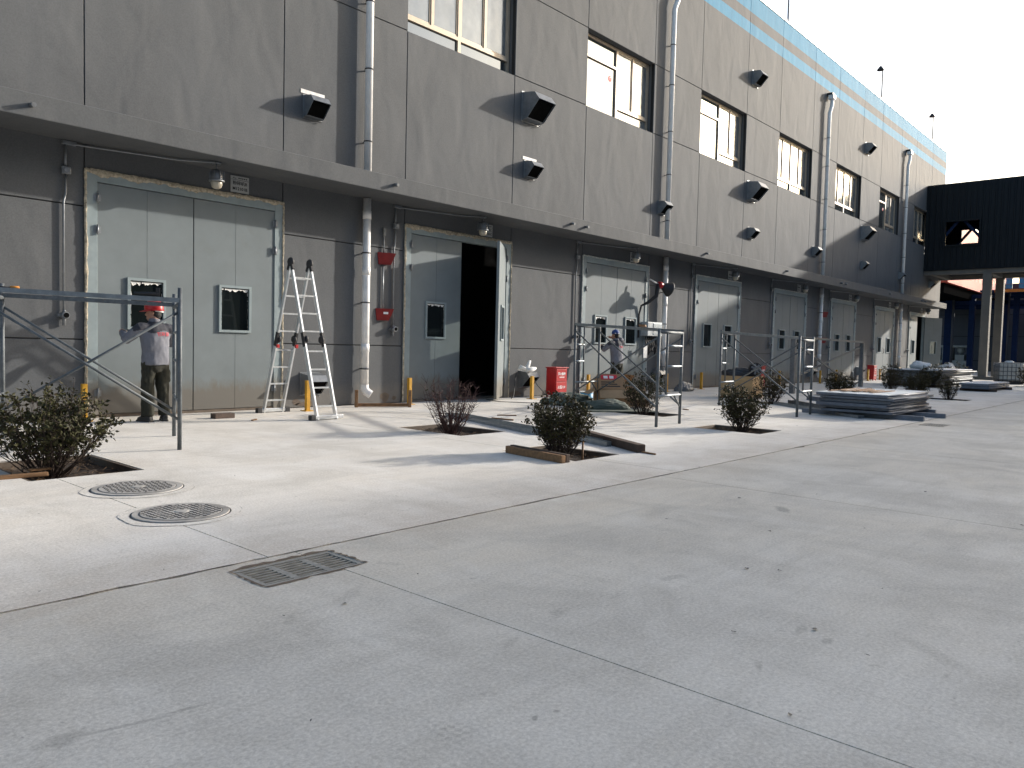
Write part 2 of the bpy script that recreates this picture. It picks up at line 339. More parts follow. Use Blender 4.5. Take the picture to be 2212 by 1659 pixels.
# ------------------------------------------------------------------ the setting: ground, walkway, road
WL = 12.65                       # plane of the long facade
def DL(k): return 4.43+6.232*k   # left edge of door bay k
def DR(k): return DL(k)+3.35
XE = 54.62
def stuff_kind(o): o['kind'] = 'structure'; return o
g = MB(); g.poly([(-1500, -1500, -.17), (1500, -1500, -.17), (1500, 1500, -.17), (-1500, 1500, -.17)])
stuff_kind(g.build('ground', M['under']))
PITS = [(2.15, 3.12, 7.42, 8.74), (7.46, 8.40, 7.58, 8.95), (6.81, 7.68, 5.11, 6.22), (12.65, 13.47, 7.48, 8.75), (11.32, 12.16, 5.0, 6.18),
        (18.1, 19.0, 7.5, 8.7), (23.4, 24.3, 7.6, 8.8), (28.9, 29.8, 7.6, 8.8), (25.1, 26.0, 5.0, 6.15), (34.2, 35.1, 7.6, 8.8), (40.3, 41.2, 5.2, 6.3)]
GRATES = [(2.07, 2.70, 3.49, 3.85), (15.3, 15.93, 3.41, 3.77)]
def slab_mesh(x0, x1, y0, y1, holes, th, jit_lo=False, jit_hi=False, seed=0):
    b = MB(); rr = random.Random(seed)
    hs = [(max(h[0], x0), min(h[1], x1), max(h[2], y0), min(h[3], y1)) for h in holes]
    hs = [h for h in hs if h[1]-h[0] > .01 and h[3]-h[2] > .01]
    xs = sorted({x0, x1, *[h[0] for h in hs], *[h[1] for h in hs]})
    ys = sorted({y0, y1, *[h[2] for h in hs], *[h[3] for h in hs]})
    def hole(i, j):
        if i < 0 or j < 0 or i >= len(xs)-1 or j >= len(ys)-1: return True
        cx = (xs[i]+xs[i+1])/2; cy = (ys[j]+ys[j+1])/2
        return any(h[0] < cx < h[1] and h[2] < cy < h[3] for h in hs)
    def edge(xa, xb, y, s):
        n = max(2, int((xb-xa)/.06)); pts = []
        for q in range(n+1):
            x = xa+(xb-xa)*q/n
            e = 0 if q in (0, n) else (noise.noise((x*3.1, seed, 0))*.014+noise.noise((x*13, seed, 3))*.014+max(0, noise.noise((x*2.3, 7, seed))-.1)*rr.uniform(0, .07))
            pts.append((x, y+s*abs(e), 0))
        return pts
    for i in range(len(xs)-1):
        for j in range(len(ys)-1):
            if hole(i, j): continue
            xa, xb, ya, yb = xs[i], xs[i+1], ys[j], ys[j+1]
            lo = edge(xa, xb, ya, 1) if (jit_lo and ya == y0) else [(xa, ya, 0), (xb, ya, 0)]
            hi = edge(xa, xb, yb, -1) if (jit_hi and yb == y1) else [(xa, yb, 0), (xb, yb, 0)]
            b.poly(lo+hi[::-1])
            for (di, dj, path) in ((0, -1, lo), (0, 1, hi), (-1, 0, [(xa, ya, 0), (xa, yb, 0)]), (1, 0, [(xb, ya, 0), (xb, yb, 0)])):
                if hole(i+di, j+dj):
                    for p, q in zip(path[:-1], path[1:]): b.poly([p, q, (q[0], q[1], -th), (p[0], p[1], -th)])
    return b
walk = stuff_kind(thing('walkway', None, None)); road = stuff_kind(thing('road', None, None))
WX = [-9, -2.3, 2.37, 7.08, 11.75, 16.4, 21.1, 25.8, 30.5, 35.2, 39.9, 44.6, 49.3, 56]
for i in range(len(WX)-1):
    slab_mesh(WX[i]+.005, WX[i+1]-.005, 3.975, 12.64, PITS, .15, jit_lo=True, seed=i).build('slab', [M['walk']], walk)
RX = [-12, -1.6, 2.54, 6.68, 10.82, 14.96, 19.1, 23.2, 27.4, 31.5, 35.6, 39.8, 44, 48, 56]
for i in range(len(RX)-1):
    slab_mesh(RX[i]+.004, RX[i+1]-.004, -10.2, 3.958, GRATES, .15, jit_hi=True, seed=40+i).build('slab', [M['road']], road)
jf = MB(); jr = random.Random(2); xs_ = [-11+q*.09 for q in range(740)]
for xa, xb in zip(xs_[:-1], xs_[1:]):
    w0 = [.004+.016*abs(noise.noise((x*1.7, 0, 2)))+.012*max(0, noise.noise((x*6, 4, 2))) for x in (xa, xb)]; c0 = [3.966+.010*noise.noise((x*2.2, 9, 1)) for x in (xa, xb)]
    jf.poly([(xa, c0[0]-w0[0]*.5, .0022), (xb, c0[1]-w0[1]*.5, .0022), (xb, c0[1]+w0[1]*.5, .0022), (xa, c0[0]+w0[0]*.5, .0022)])
jf.build('joint_filler', mat('dirty_joint_filler', (.035, .028, .022), .9, var=.5, scale=3, spec=.1, dirt=(.30, .26, .21), dirt_at=.58), road)
slab_mesh(56.01, 160, -10.2, 40, [], .15).build('slab', [M['road']], road)

# planting pits: concrete kerb lining and soil
def pit(i, p):
    x0, x1, y0, y1 = p
    o = thing('planting_pit', PIT_LABEL[i], 'planting pit', ((x0+x1)/2, (y0+y1)/2, 0), group='sunken planting pits in the walkway')
    cx, cy = (x0+x1)/2, (y0+y1)/2; a = (x1-x0)/2-.002; c = (y1-y0)/2-.002
    b = MB()
    for q in ((-a, -a+.03, -c, c), (a-.03, a, -c, c), (-a+.03, a-.03, -c, -c+.03), (-a+.03, a-.03, c-.03, c)): b.box(q[0], q[1], q[2], q[3], -.16, -.006)
    b.build('lining', M['pit'], o)
    s = MB(); n = 12; s.smooth = True; rr = random.Random(i)
    ids = [[s.vert((-a+.03+(2*a-.06)*u/n, -c+.03+(2*c-.06)*v/n, -.085+.03*noise.noise((u*.6+i, v*.6, 1))+.02*rr.random())) for u in range(n+1)] for v in range(n+1)]
    for v in range(n):
        for u in range(n): s.face((ids[v][u], ids[v][u+1], ids[v+1][u+1], ids[v+1][u]))
    s.build('soil', M['soil'], o)
    l = MB()
    for q in range(170 if i < 5 else 25):
        x = rr.uniform(-a+.05, a-.05); y = rr.uniform(-c+.05, c-.05); t = rr.uniform(0, 6.28); L = rr.uniform(.03, .11)
        l.bar((x, y, -.065+rr.uniform(0, .03)), (x+L*math.cos(t), y+L*math.sin(t), -.06+rr.uniform(0, .04)), .007, .003)
    tag(l.build('litter', M['straw'], o), kind='stuff')
    return o
PIT_LABEL = ['soil pit with dry litter around the large shrub beside the manhole covers', 'soil pit holding the leafless twiggy shrub', 'soil pit edged by a short timber around the round leafy shrub',
             'soil pit beside the torn cardboard boxes', 'soil pit of the dense shrub in front of the plywood crate', 'soil pit at the end of the steel channels on the ground',
             'soil pit behind the blue-grey panel stack', 'soil pit of the far shrub nearest the second fire extinguisher box', 'soil pit of the low shrub next to the sunlit white panel stack',
             'soil pit behind the large far panel stack', 'soil pit beside the caged white tank']
for i, p in enumerate(PITS): pit(i, p)

# drain grates
def drain(i, p):
    x0, x1, y0, y1 = p; w = x1-x0; h = y1-y0
    o = thing('drain_grate', ['slotted iron drain grate in broken mortar close to the two manhole covers', 'small slotted drain grate beside the blue-grey panel stack'][i], 'drain grate', (x0, y0, 0))
    b = MB(); z0, z1 = -.05, -.001; e = .035
    for q in ((0, w, 0, e), (0, w, h-e, h), (0, e, e, h-e), (w-e, w, e, h-e)): b.box(q[0]+.003, q[1]-.003, q[2]+.003, q[3]-.003, z0, z1)
    b.build('frame', M['grate'], o)
    for q in range(1, 3): MB().box(w*q/3-.02, w*q/3+.02, e, h-e, z0, z1-.003).build('cross_bar', M['grate'], o)
    n = 7
    me = MB().box(e, w-e, -.0065, .0065, -.012, z1-.002).mesh('bar', M['grate'])
    for q in range(n): inst_me(me, 'bar', o, (0, e+(h-2*e)*(q+.5)/n, 0)) if q < n else None
    b = MB(); b.poly([(0, 0, -.14), (w, 0, -.14), (w, h, -.14), (0, h, -.14)]); b.build('sump', M['dark'], o)
    # broken mortar rim
    b = MB(); rr = random.Random(i+5); out = []; inn = []
    per = [(0, 0), (w, 0), (w, h), (0, h)]
    for s in range(4):
        a, c = per[s], per[(s+1) % 4]
        for q in range(14):
            f = q/14; x = a[0]+(c[0]-a[0])*f; y = a[1]+(c[1]-a[1])*f; k = rr.uniform(.004, .028)*(1.6 if s == 2 else 1)
            nx, ny = [(0, -1), (1, 0), (0, 1), (-1, 0)][s]
            inn.append((x, y, .0035)); out.append((x+nx*k, y+ny*k, .0035))
    m = len(inn)
    for q in range(m): b.poly([inn[q], inn[(q+1) % m], out[(q+1) % m], out[q]])
    b.build('mortar_rim', M['pit'], o)
for i, p in enumerate(GRATES): drain(i, p)

def manhole(c, r, label, rz):
    o = thing('manhole_cover', label, 'manhole cover', (c[0], c[1], 0), rz, 'manhole covers in the walkway')
    b = MB(); rr = random.Random(int(c[0]*90)); n = 60
    inn = [((r*.99)*math.cos(k*6.2832/n), (r*.99)*math.sin(k*6.2832/n), .004) for k in range(n)]
    out = []
    for k in range(n):
        a = k*6.2832/n; q = r*(1.2+.10*noise.noise((math.cos(a)*1.7, math.sin(a)*1.7, c[0]))+.015*rr.random()); out.append((q*math.cos(a), q*math.sin(a), .003))
    for k in range(n): b.poly([inn[k], inn[(k+1) % n], out[(k+1) % n], out[k]])
    b.build('cement_collar', M['walk'], o)
    # crack between collar and slab
    b = MB()
    for k in range(n):
        if rr.random() < .3: continue
        k2 = (k+1) % n; a = .005+rr.random()*.006
        b.poly([out[k], out[k2], tuple(v*(1+a) for v in out[k2][:2])+(.003,), tuple(v*(1+a) for v in out[k][:2])+(.003,)])
    b.build('collar_crack', M['coverd'], o)
    MB().lathe((0, 0, 0), [(r+.012, -.01), (r+.012, .0045)], 48).build('seat_gap', M['coverd'], o)
    MB().lathe((0, 0, 0), [(r, -.01), (r, .009), (r*.985, .011)], 48).build('ring_frame', M['cover'], o)
    MB().lathe((0, 0, .0), [(r*.86, .0), (r*.86, .0125)], 48).build('lid_gap', M['coverd'], o)
    MB().lathe((0, 0, .0), [(r*.84, .0), (r*.84, .0135), (r*.83, .0145)], 48).build('lid', M['cover'], o)
    b = MB(); s = .046
    for i in range(-9, 10):
        for j in range(-9, 10):
            x = i*s+(s/2 if j % 2 else 0); y = j*s*.8; d = math.hypot(x, y)
            if d > r*.79 or d < r*.16: continue
            a = (.5 if (i+j) % 2 else -.5); M4 = Matrix.Rotation(a, 4, 'Z'); M4.translation = (x, y, .0142)
            b.box(-.013, .013, -.005, .005, 0, .004, M4)
    b.build('tread', M['coverd'], o)
    MB().lathe((0, 0, 0), [(r*.15, .014), (r*.15, .0165), (r*.12, .018)], 24).build('boss', M['cover'], o)
manhole((2.69, 6.53), .345, 'round iron manhole cover nearer the large shrub pit', .4)
manhole((2.53, 5.40), .325, 'round iron manhole cover nearer the large drain grate', -.5)

# ------------------------------------------------------------------ the long workshop building
bld = thing('workshop_building', 'long grey two-storey workshop with blue roof stripes and a row of double doors', 'building', (0, 0, 0))
XB = [-7, -1.8, 1.55]+[x for k in range(8) for x in (DL(k), DR(k))]+[XE]
GAP = .008
pc = {}
def panel(x0, x1, z0, z1, y0=WL, y1=WL+.2):
    x0 += GAP; x1 -= GAP; z0 += GAP; z1 -= GAP
    key = (round(x1-x0, 3), round(z1-z0, 3))
    if key not in pc:
        w, h = key; c = .006
        b = MB(); b.box(0, w, c, .2, 0, h)
        b.poly([(c, 0, c), (w-c, 0, c), (w-c, 0, h-c), (c, 0, h-c)])
        for q in ([(0, c, 0), (w, c, 0), (w-c, 0, c), (c, 0, c)], [(w, c, 0), (w, c, h), (w-c, 0, h-c), (w-c, 0, c)], [(w, c, h), (0, c, h), (c, 0, h-c), (w-c, 0, h-c)], [(0, c, h), (0, c, 0), (c, 0, c), (c, 0, h-c)]): b.poly(q)
        del b.f[2]; del b.m[2]; del b.sm[2]
        pc[key] = b.mesh('wall_panel', M['wall'])
    inst_me(pc[key], 'wall_panel', bld, (x0, y0, z0))
for i in range(len(XB)-1):
    x0, x1 = XB[i], XB[i+1]; bay = (i-3)//2 if i >= 3 and (i-3) % 2 == 0 else None
    if bay is None or bay > 7:
        for z0, z1 in ((0, 1.2), (1.2, 3.2), (3.2, 4.3)): panel(x0, x1, z0, z1)
    else:
        panel(x0, x1, 3.76, 4.3)
    panel(x0, x1, 4.3, 7.74); panel(x0, x1, 9.77, 14.0)
    if bay is None or bay == 0: panel(x0, x1, 7.74, 9.77)
js = MB()
for x in XB[1:-1]:
    js.box(x-.012, x+.012, WL+.02, WL+.10, 4.3, 14.0)
for z in (7.74, 9.77):
    js.box(XB[0], DL(1)-.02, WL+.022, WL+.10, z-.012, z+.012)
    for k in range(1, 8): js.box(DR(k)+.02, (DL(k+1) if k < 7 else XE)-.02, WL+.022, WL+.10, z-.012, z+.012)
for z in (1.2, 3.2, 4.3):
    js.box(XB[0], DL(0)-.02, WL+.022, WL+.10, z-.012, z+.012)
    for k in range(8): js.box(DR(k)+.02, (DL(k+1) if k < 7 else XE)-.02, WL+.022, WL+.10, z-.012, z+.012)
js.build('joint_seal', M['joint'], bld)
MB().box(XB[0], 52.2, 11.70, WL-.003, 4.12, 4.44).build('canopy', M['canopy'], bld, bevel=.012)
MB().box(XB[0]+.02, XE-.02, WL+.21, 30, 13.55, 13.7).build('roof', M['farwall'], bld)
MB().box(XB[0], XE, 30.01, 30.2, 0, 14).build('back_wall', M['farwall'], bld)
MB().box(XE-.2, XE, WL+.215, 30, 0, 14).build('end_wall', M['wall'], bld)
MB().box(XB[0], XB[0]+.2, WL+.215, 30, 0, 14).build('end_wall', M['wall'], bld)
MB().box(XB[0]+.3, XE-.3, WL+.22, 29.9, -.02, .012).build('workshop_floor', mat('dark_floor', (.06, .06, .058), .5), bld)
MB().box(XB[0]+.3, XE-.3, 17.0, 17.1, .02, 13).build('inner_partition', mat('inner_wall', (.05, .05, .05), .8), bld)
MB().box(XB[0], XE, WL-.02, WL+.28, 14.003, 14.05).build('parapet_cap', M['galv'], bld)
spout = MB().tube([(0, .01, 0), (0, -.11, -.015)], .032, 10).mesh('drain_spout', M['galvdark'])
for x in (3.45, 9.6, 15.14, 15.72, 22.0, 28.2, 33.97, 34.53, 40.8, 46.55, 47.2): inst_me(spout, 'drain_spout', bld, (x, 11.70, 4.28))

# upper windows (part of the building): frame > mullion, sash, pane
def window(k, typ):
    x0, x1, z0, z1 = DL(k), DR(k), 7.74, 9.77; w = x1-x0; h = z1-z0; Y0 = WL+.205
    b = MB(); e = .07
    b.box(0, w, 0, .09, 0, e); b.box(0, w, 0, .09, h-e, h); b.box(0, e, 0, .09, e, h-e); b.box(w-e, w, 0, .09, e, h-e)
    f = b.build('window', M['alu'], bld); f.location = (x0, Y0, z0)
    def mul(a, c, p, q): MB().box(a, c, -.008, .085, p, q).build('mullion', M['alu'], f)
    def pane(a, c, p, q, m='wglass'): MB().box(a, c, .045, .055, p, q).build('pane', M[m], f)
    def sash(a, c, p, q, m):
        s = MB(); t = .045
        for r in ((a, c, p, p+t), (a, c, q-t, q), (a, a+t, p+t, q-t), (c-t, c, p+t, q-t)): s.box(r[0]+.003, r[1]-.003, .012, .06, r[2]+.003, r[3]-.003)
        s.build('sash', M['alu'], f); MB().box(a+t, c-t, .03, .038, p+t, q-t).build('pane', M[m], f)
    mid = w/2
    mul(mid-.045, mid+.045, e, h-e)
    if typ == 'A':
        mul(e, mid-.045, .34, .42); mul(mid+.045, w-e, .34, .42)
        pane(e, mid-.045, e, .34); pane(mid+.045, w-e, e, .34)
        for a, c in ((e, mid-.045), (mid+.045, w-e)):
            q = (a+c)/2; mul(q-.03, q+.03, .42, h-e)
            sash(a, q-.03, .42, h-e, 'wfilm'); sash(q+.03, c, .42, h-e, 'wfilm')
    else:
        mul(e, mid-.045, 1.42, 1.49); pane(e, mid-.045, e, 1.42); pane(e, mid-.045, 1.49, h-e)
        mul(mid+.045, w-e, .34, .42); pane(mid+.045, w-e, e, .34, 'wfilm'); q = (mid+.045+w-e)/2; mul(q-.03, q+.03, .42, h-e)
        sash(mid+.045, q-.03, .42, h-e, 'wfilm'); sash(q+.03, w-e, .42, h-e, 'wfilm')
        if k in (2, 6):
            s = MB().lathe((mid-.28, .043, 1.12), [(.085, 0), (.085, .002)], 20, 'Y'); s.build('round_sticker', M['redink'], f)
            inst_me(text_mesh('T', .12, M['white'], .002, bold=.003), 'sticker_mark', f, (mid-.28, .0395, 1.12), (math.pi/2, 0, 0))
for k, t in zip(range(1, 8), 'ABBAABA'): window(k, t)

# ground-floor double doors (part of the building): frame > leaf, vision frame, pane, hinge, seal
LW = 1.494; FZ = 3.76
def leaf_mesh():
    b = MB(); t = .06; z0, z1 = 0, 3.52; hx0, hx1, hz0, hz1 = .46, 1.0, 1.35, 2.10
    s = .74
    for a, c in ((0, s-.003), (s+.003, LW)):          # two skins with a seam
        aa, cc = max(a, hx0), min(c, hx1)
        b.box(a, c, 0, t, z0, hz0); b.box(a, c, 0, t, hz1, z1)
        if a < hx0: b.box(a, hx0, 0, t, hz0, hz1)
        if c > hx1: b.box(hx1, c, 0, t, hz0, hz1)
    b.box(s-.01, s+.01, .006, t-.006, z0, hz0-.01); b.box(s-.01, s+.01, .006, t-.006, hz1+.01, z1)
    return b.mesh('leaf', M['door'])
ME_LEAF = leaf_mesh()
def vf_mesh():
    b = MB(); a, c, p, q = .43, 1.03, 1.32, 2.13; e = .042
    for y0, y1 in ((-.034, -.001), (.061, .085)):
        for r in ((a, c, p, p+e), (a, c, q-e, q), (a, a+e, p+e, q-e), (c-e, c, p+e, q-e)): b.box(r[0], r[1], y0, y1, r[2], r[3])
    return b.mesh('vision_frame', M['frame'])
ME_VF = vf_mesh()
ME_PANE = MB().box(.46, 1.0, .02, .028, 1.35, 2.10).mesh('pane', M['dglass'])
clear, ct, cp = nodes('clear_glass'); tr = ct.nodes.new('ShaderNodeBsdfTransparent'); tr.inputs[0].default_value = (.8, .84, .82, 1)
cp.inputs['Base Color'].default_value = (.02, .02, .02, 1); cp.inputs['Roughness'].default_value = .05
cm = ct.nodes.new('ShaderNodeMixShader'); cm.inputs[0].default_value = .2; ct.links.new(tr.outputs[0], cm.inputs[1]); ct.links.new(cp.outputs[0], cm.inputs[2]); ct.links.new(cm.outputs[0], ct.nodes['Material Output'].inputs[0])
ME_PANEC = MB().box(.46, 1.0, .02, .028, 1.35, 2.10).mesh('pane', clear)
ME_HINGE = MB().tube([(0, -.018, -.075), (0, -.018, .075)], .016, 8).box(-.05, .05, -.004, .0, -.05, .05).mesh('hinge', M['galv'])
def torn(seed, mir=False):
    rr = random.Random(seed); b = MB(); x0, x1, z0, z1 = .485, .975, 1.375, 2.075; Y = -.004
    def strip(axis, n, base, sgn, amp):
        pts = []
        for i in range(n+1):
            f = i/n; k = amp*(.25+abs(noise.noise((f*5, seed, axis)))*1.4)*rr.uniform(.6, 1.2)
            pts.append((f, k))
        for (f0, k0), (f1, k1) in zip(pts[:-1], pts[1:]):
            if rr.random() < .12: continue
            if axis == 0: xa, xb = x0+(x1-x0)*f0, x0+(x1-x0)*f1; b.poly([(xa, Y, base), (xb, Y, base), (xb, Y-.003, base+sgn*k1), (xa, Y-.003, base+sgn*k0)])
            else: za, zb = z0+(z1-z0)*f0, z0+(z1-z0)*f1; b.poly([(base, Y, za), (base, Y, zb), (base+sgn*k1, Y-.003, zb), (base+sgn*k0, Y-.003, za)])
    strip(0, 26, z1, -1, .075); strip(1, 30, x0 if not mir else x1, 1 if not mir else -1, .016); strip(1, 30, x1 if not mir else x0, -1 if not mir else 1, .01)
    return b
def foam(k):
    rr = random.Random(k); b = MB(); b.smooth = True; big = k < 2
    def run(p, q, nrm, inward, amp):
        L = (Vector(q)-Vector(p)).length; n = int(L/.045); p = Vector(p); q = Vector(q); prev = None
        for i in range(n+1):
            c = p.lerp(q, i/n); f = i/n*L
            w0 = .010+.012*rr.random(); w1 = amp*(.35+1.1*abs(noise.noise((f*2.1, k, inward.x*3))))+amp*.35*rr.random()
            hgt = .012+.02*rr.random()*(1 if big else .5)
            a = c-inward*w0; d = c+inward*w1; mid = c+inward*(w1*.4)+nrm*hgt
            cur = [b.vert(a+nrm*.001), b.vert(mid), b.vert(d+nrm*.001)]
            if prev: b.face((prev[0], prev[1], cur[1], cur[0])); b.face((prev[1], prev[2], cur[2], cur[1]))
            prev = cur
    nr = Vector((0, -1, 0)); Y = -.032; w = 3.35
    run((.0, Y, 0), (.0, Y, FZ), nr, Vector((1, 0, 0)), .038 if big else .03)
    run((w, Y, 0), (w, Y, FZ), nr, Vector((-1, 0, 0)), .038 if big else .03)
    run((0, Y, FZ), (w, Y, FZ), nr, Vector((0, 0, -1)), .085 if big else .035)
    return b
def door(k, open_angle=0):
    w = 3.35; e = .172
    b = MB()
    b.box(.004, e, -.03, .12, 0, FZ-.004); b.box(w-e, w-.004, -.03, .12, 0, FZ-.004); b.box(e, w-e, -.03, .12, FZ-e, FZ-.004)
    f = b.build('door', M['frame'], bld, bevel=.004); f.location = (DL(k), WL, 0)
    lx = e+.006
    inst_me(ME_LEAF, 'leaf', f, (lx, -.012, .055)); inst_me(ME_VF, 'vision_frame', f, (lx, -.012, .055)); inst_me(ME_PANE, 'pane', f, (lx, -.012, .055))
    hx = w-e-.006
    ang = math.radians(open_angle); rz = -ang
    # the right leaf is mirrored about the meeting stile: its local x runs from the hinge inwards
    def right(me, nm):
        c = bpy.data.objects.new(nm, me); COL.objects.link(c); c.parent = f
        if open_angle == 0: c.location = (lx+LW+.018, -.012, .055)
        else:
            c.location = Vector((hx, -.012, .055)); d = Vector((-math.cos(ang), -math.sin(ang), 0))
            c.rotation_euler = (0, 0, ang); c.location = Vector((hx, -.012, .055))+d*LW
        return c
    right(ME_LEAF, 'leaf'); right(ME_VF, 'vision_frame'); right(ME_PANEC if open_angle else ME_PANE, 'pane')
    if k < 3:
        torn(k*2+1).build('film_remnant', M['film'], f).location = (lx, -.012, .055)
        if not open_angle: torn(k*2+2, True).build('film_remnant', M['film'], f).location = (lx+LW+.018, -.012, .055)
    if not open_angle: MB().box(lx+LW+.001, lx+LW+.017, .02, .04, .06, 3.56).build('meeting_gap', M['joint'], f)
    for z in (.38, 2.87, 3.35):
        inst_me(ME_HINGE, 'hinge', f, (e-.004, -.034, z))
        inst_me(ME_HINGE, 'hinge', f, (w-e+.004, -.034, z))
    foam(k).build('foam_seal', M['foam'] if k < 2 else M['plaster'], f)
    MB().box(e, w-e, -.02, .25, .0, .045).build('threshold', M['pit'] if not open_angle else M['concol'], f)
    if k == 6:
        q = MB().tube([(1.62, -.015, 1.35), (1.62, -.06, 1.38), (1.62, -.06, 1.56), (1.62, -.015, 1.6)], .013, 8); q.build('pull_handle', M['black'], f)
    return f
for k in range(8): door(k, {1: 37, 7: 156}.get(k, 0))

# ------------------------------------------------------------------ things fixed to the facade
BAYN = ['the first double door', 'the half-open door', 'the door of the blue-capped worker', 'the door behind the plywood crate', 'the door behind the steel trestle',
        'the door before the far fire box', 'the door with a pull handle', 'the last door under the bridge']
def hood_profile(s): return [(0, .67*s), (.40*s, .61*s), (.55*s, .42*s), (.18*s, .03*s), (0, 0)]
hood_cache = {}
def vent(x, z, s, label, group, flange=False):
    w = .64*s
    o = thing('vent_hood', label, 'vent hood', (x, WL, z), group=group)
    if s not in hood_cache:
        P = hood_profile(s); b = MB()
        pts = [(0, -d, h) for d, h in P]; t = .008*s
        # shell: two side plates, top, bevel, bottom lip
        b.prism(pts, (t, 0, 0)); b.prism([(w-t, y, h) for _, y, h in pts], (t, 0, 0))
        b.prism([(t, -P[0][0], P[0][1]), (t, -P[1][0], P[1][1]), (t, -P[1][0], P[1][1]-t), (t, -P[0][0], P[0][1]-t)], (w-2*t, 0, 0))
        b.prism([(t, -P[1][0], P[1][1]), (t, -P[2][0], P[2][1]), (t, -P[2][0]+t, P[2][1]), (t, -P[1][0], P[1][1]-t)], (w-2*t, 0, 0))
        b.prism([(t, -P[3][0], P[3][1]), (t, -P[4][0], P[4][1]), (t, -P[4][0], P[4][1]+t), (t, -P[3][0]+.004, P[3][1]+t)], (w-2*t, 0, 0))
        hood = b.mesh('hood', M['galv'])
        b = MB(); b.prism([(t*1.5, -P[2][0]*.86, P[2][1]*.97), (t*1.5, -P[3][0]*.80, P[3][1]+.03*s), (t*1.5, -.02, .05*s), (t*1.5, -.02, P[0][1]*.9)], (w-3*t, 0, 0)); mesh = b.mesh('opening', M['dark'])
        b = MB(); e = .025*s
        for r in ((-e, w+e, -e, 0), (-e, w+e, .67*s, .67*s+e), (-e, 0, 0, .67*s), (w, w+e, 0, .67*s)): b.box(r[0], r[1], -.012, -.001, r[2], r[3])
        b.tube([(w*.96, -.03, -.02), (w*.96, -.10*s, -.035)], .012, 6)
        fl = b.mesh('flange', M['galv']); hood_cache[s] = (hood, mesh, fl)
    for me in hood_cache[s]: inst_me(me, me.name.split('.')[0], o)
    if flange: MB().box(-.1*s, w+.12*s, -.01, -.002, .67*s+.03, .67*s+.17*s).build('patch_plate', M['film'], o)
def small(k):
    return ['small vent hood with pale plate nearest the first downpipe, above the canopy', 'small vent hood with pale plate under a large hood, between upper windows',
            'small grey vent hood touching the second white downpipe, above the canopy', 'small vent hood lowest in the column of three farther from the bridge',
            'small grey vent hood just before the third downpipe, above the canopy', 'small shaded vent hood lowest in the column of three nearest the bridge',
            'small shaded vent hood beside the last white downpipe', 'dark vent hood on the sunlit wall under the bridge'][k]
for k in range(8): vent(DL(k)+3.76, 5.40, .6, small(k), 'small vent hoods above the canopy', k in (0, 1))
vent(14.29, 6.75, 1.0, 'large vent hood between the two nearest upper windows', 'large vent hoods'); vent(26.72, 6.77, 1.0, 'large vent hood in the middle of a column of three, below the white-paned window', 'large vent hoods'); vent(39.2, 6.80, 1.0, 'large vent hood crossed by the edge of the bridge shadow', 'large vent hoods')
vent(26.8, 10.9, .74, 'high vent hood under the blue stripes, farther from the bridge', 'high vent hoods'); vent(39.3, 10.95, .74, 'high vent hood under the blue stripes, nearer the bridge', 'high vent hoods')
for k in range(7):
    vent(DL(k)+3.76, .24, .62, ['low vent hood behind the folding ladder', 'low vent hood with a white bag on it beside the red fire box', 'low vent hood behind the shrub under the electrical box', 'low vent hood behind the plywood crate',
         'low vent hood at the foot of the third downpipe', 'low vent hood beside the red fire box nearest the bridge', 'low vent hood at the foot of the last downpipe'][k], 'low vent hoods near the ground')

# downpipes
def downpipe(x, label, top, hopper):
    o = thing('downpipe', label, 'downpipe', (x, WL-.15, 0), group='white rainwater downpipes')
    r = .078
    MB().tube([(0, 0, .40), (0, 0, 4.10)], r, 16).build('lower_pipe', M['pvc'], o)
    b = MB().tube([(0, 0, .42), (0, 0, .34), (.03, -.03, .27), (.09, -.09, .215)], [r*1.08]*4, 16, cap=False)
    b.tube([(.088, -.088, .217), (.086, -.086, .219)], r*.95, 16); b.build('elbow', M['pvc'], o)
    if hopper:
        b = MB().tube([(0, 0, 4.45), (0, 0, top-.75), (.03, -.02, top-.62), (.13, -.03, top-.42), (.16, -.03, top-.3), (.16, -.03, top-.1)], r, 16)
    else:
        b = MB().tube([(0, 0, 4.45), (0, 0, 13.4)], r, 16)
    b.build('upper_pipe', M['pvc'], o)
    if hopper:
        b = MB().box(.03, .29, -.14, .10, top-.12, top+.06); b.build('hopper', M['pvc'], o, bevel=.01)
        MB().box(.02, .28, -.09, .148, top+.062, top+.15).build('outlet', M['black'], o)
    for z in (1.07, 2.6, 3.7): MB().lathe((0, 0, z), [(r*1.09, 0), (r*1.09, .16)], 16).build('coupling', M['pvc'], o)
    for z in (.72, 2.04, 3.02, 5.2, 6.6, 7.9, 9.3, 10.5):
        if z > top-1: continue
        MB().lathe((0, 0, z), [(r*1.12, 0), (r*1.12, .022)], 16).box(-.012, .012, r, .15, z, z+.02).build('clip', M['black'], o)
downpipe(9.57, 'white downpipe between the folding ladder and the half-open door', 14, False)
downpipe(21.0, 'white downpipe with an offset bend beside the electrical box', 12.3, True)
downpipe(34.05, 'white downpipe with hopper above the plywood crate and trestle, beside red alarm plates', 12.3, True)
downpipe(45.9, 'white downpipe with hopper nearest the black bridge', 12.3, True)

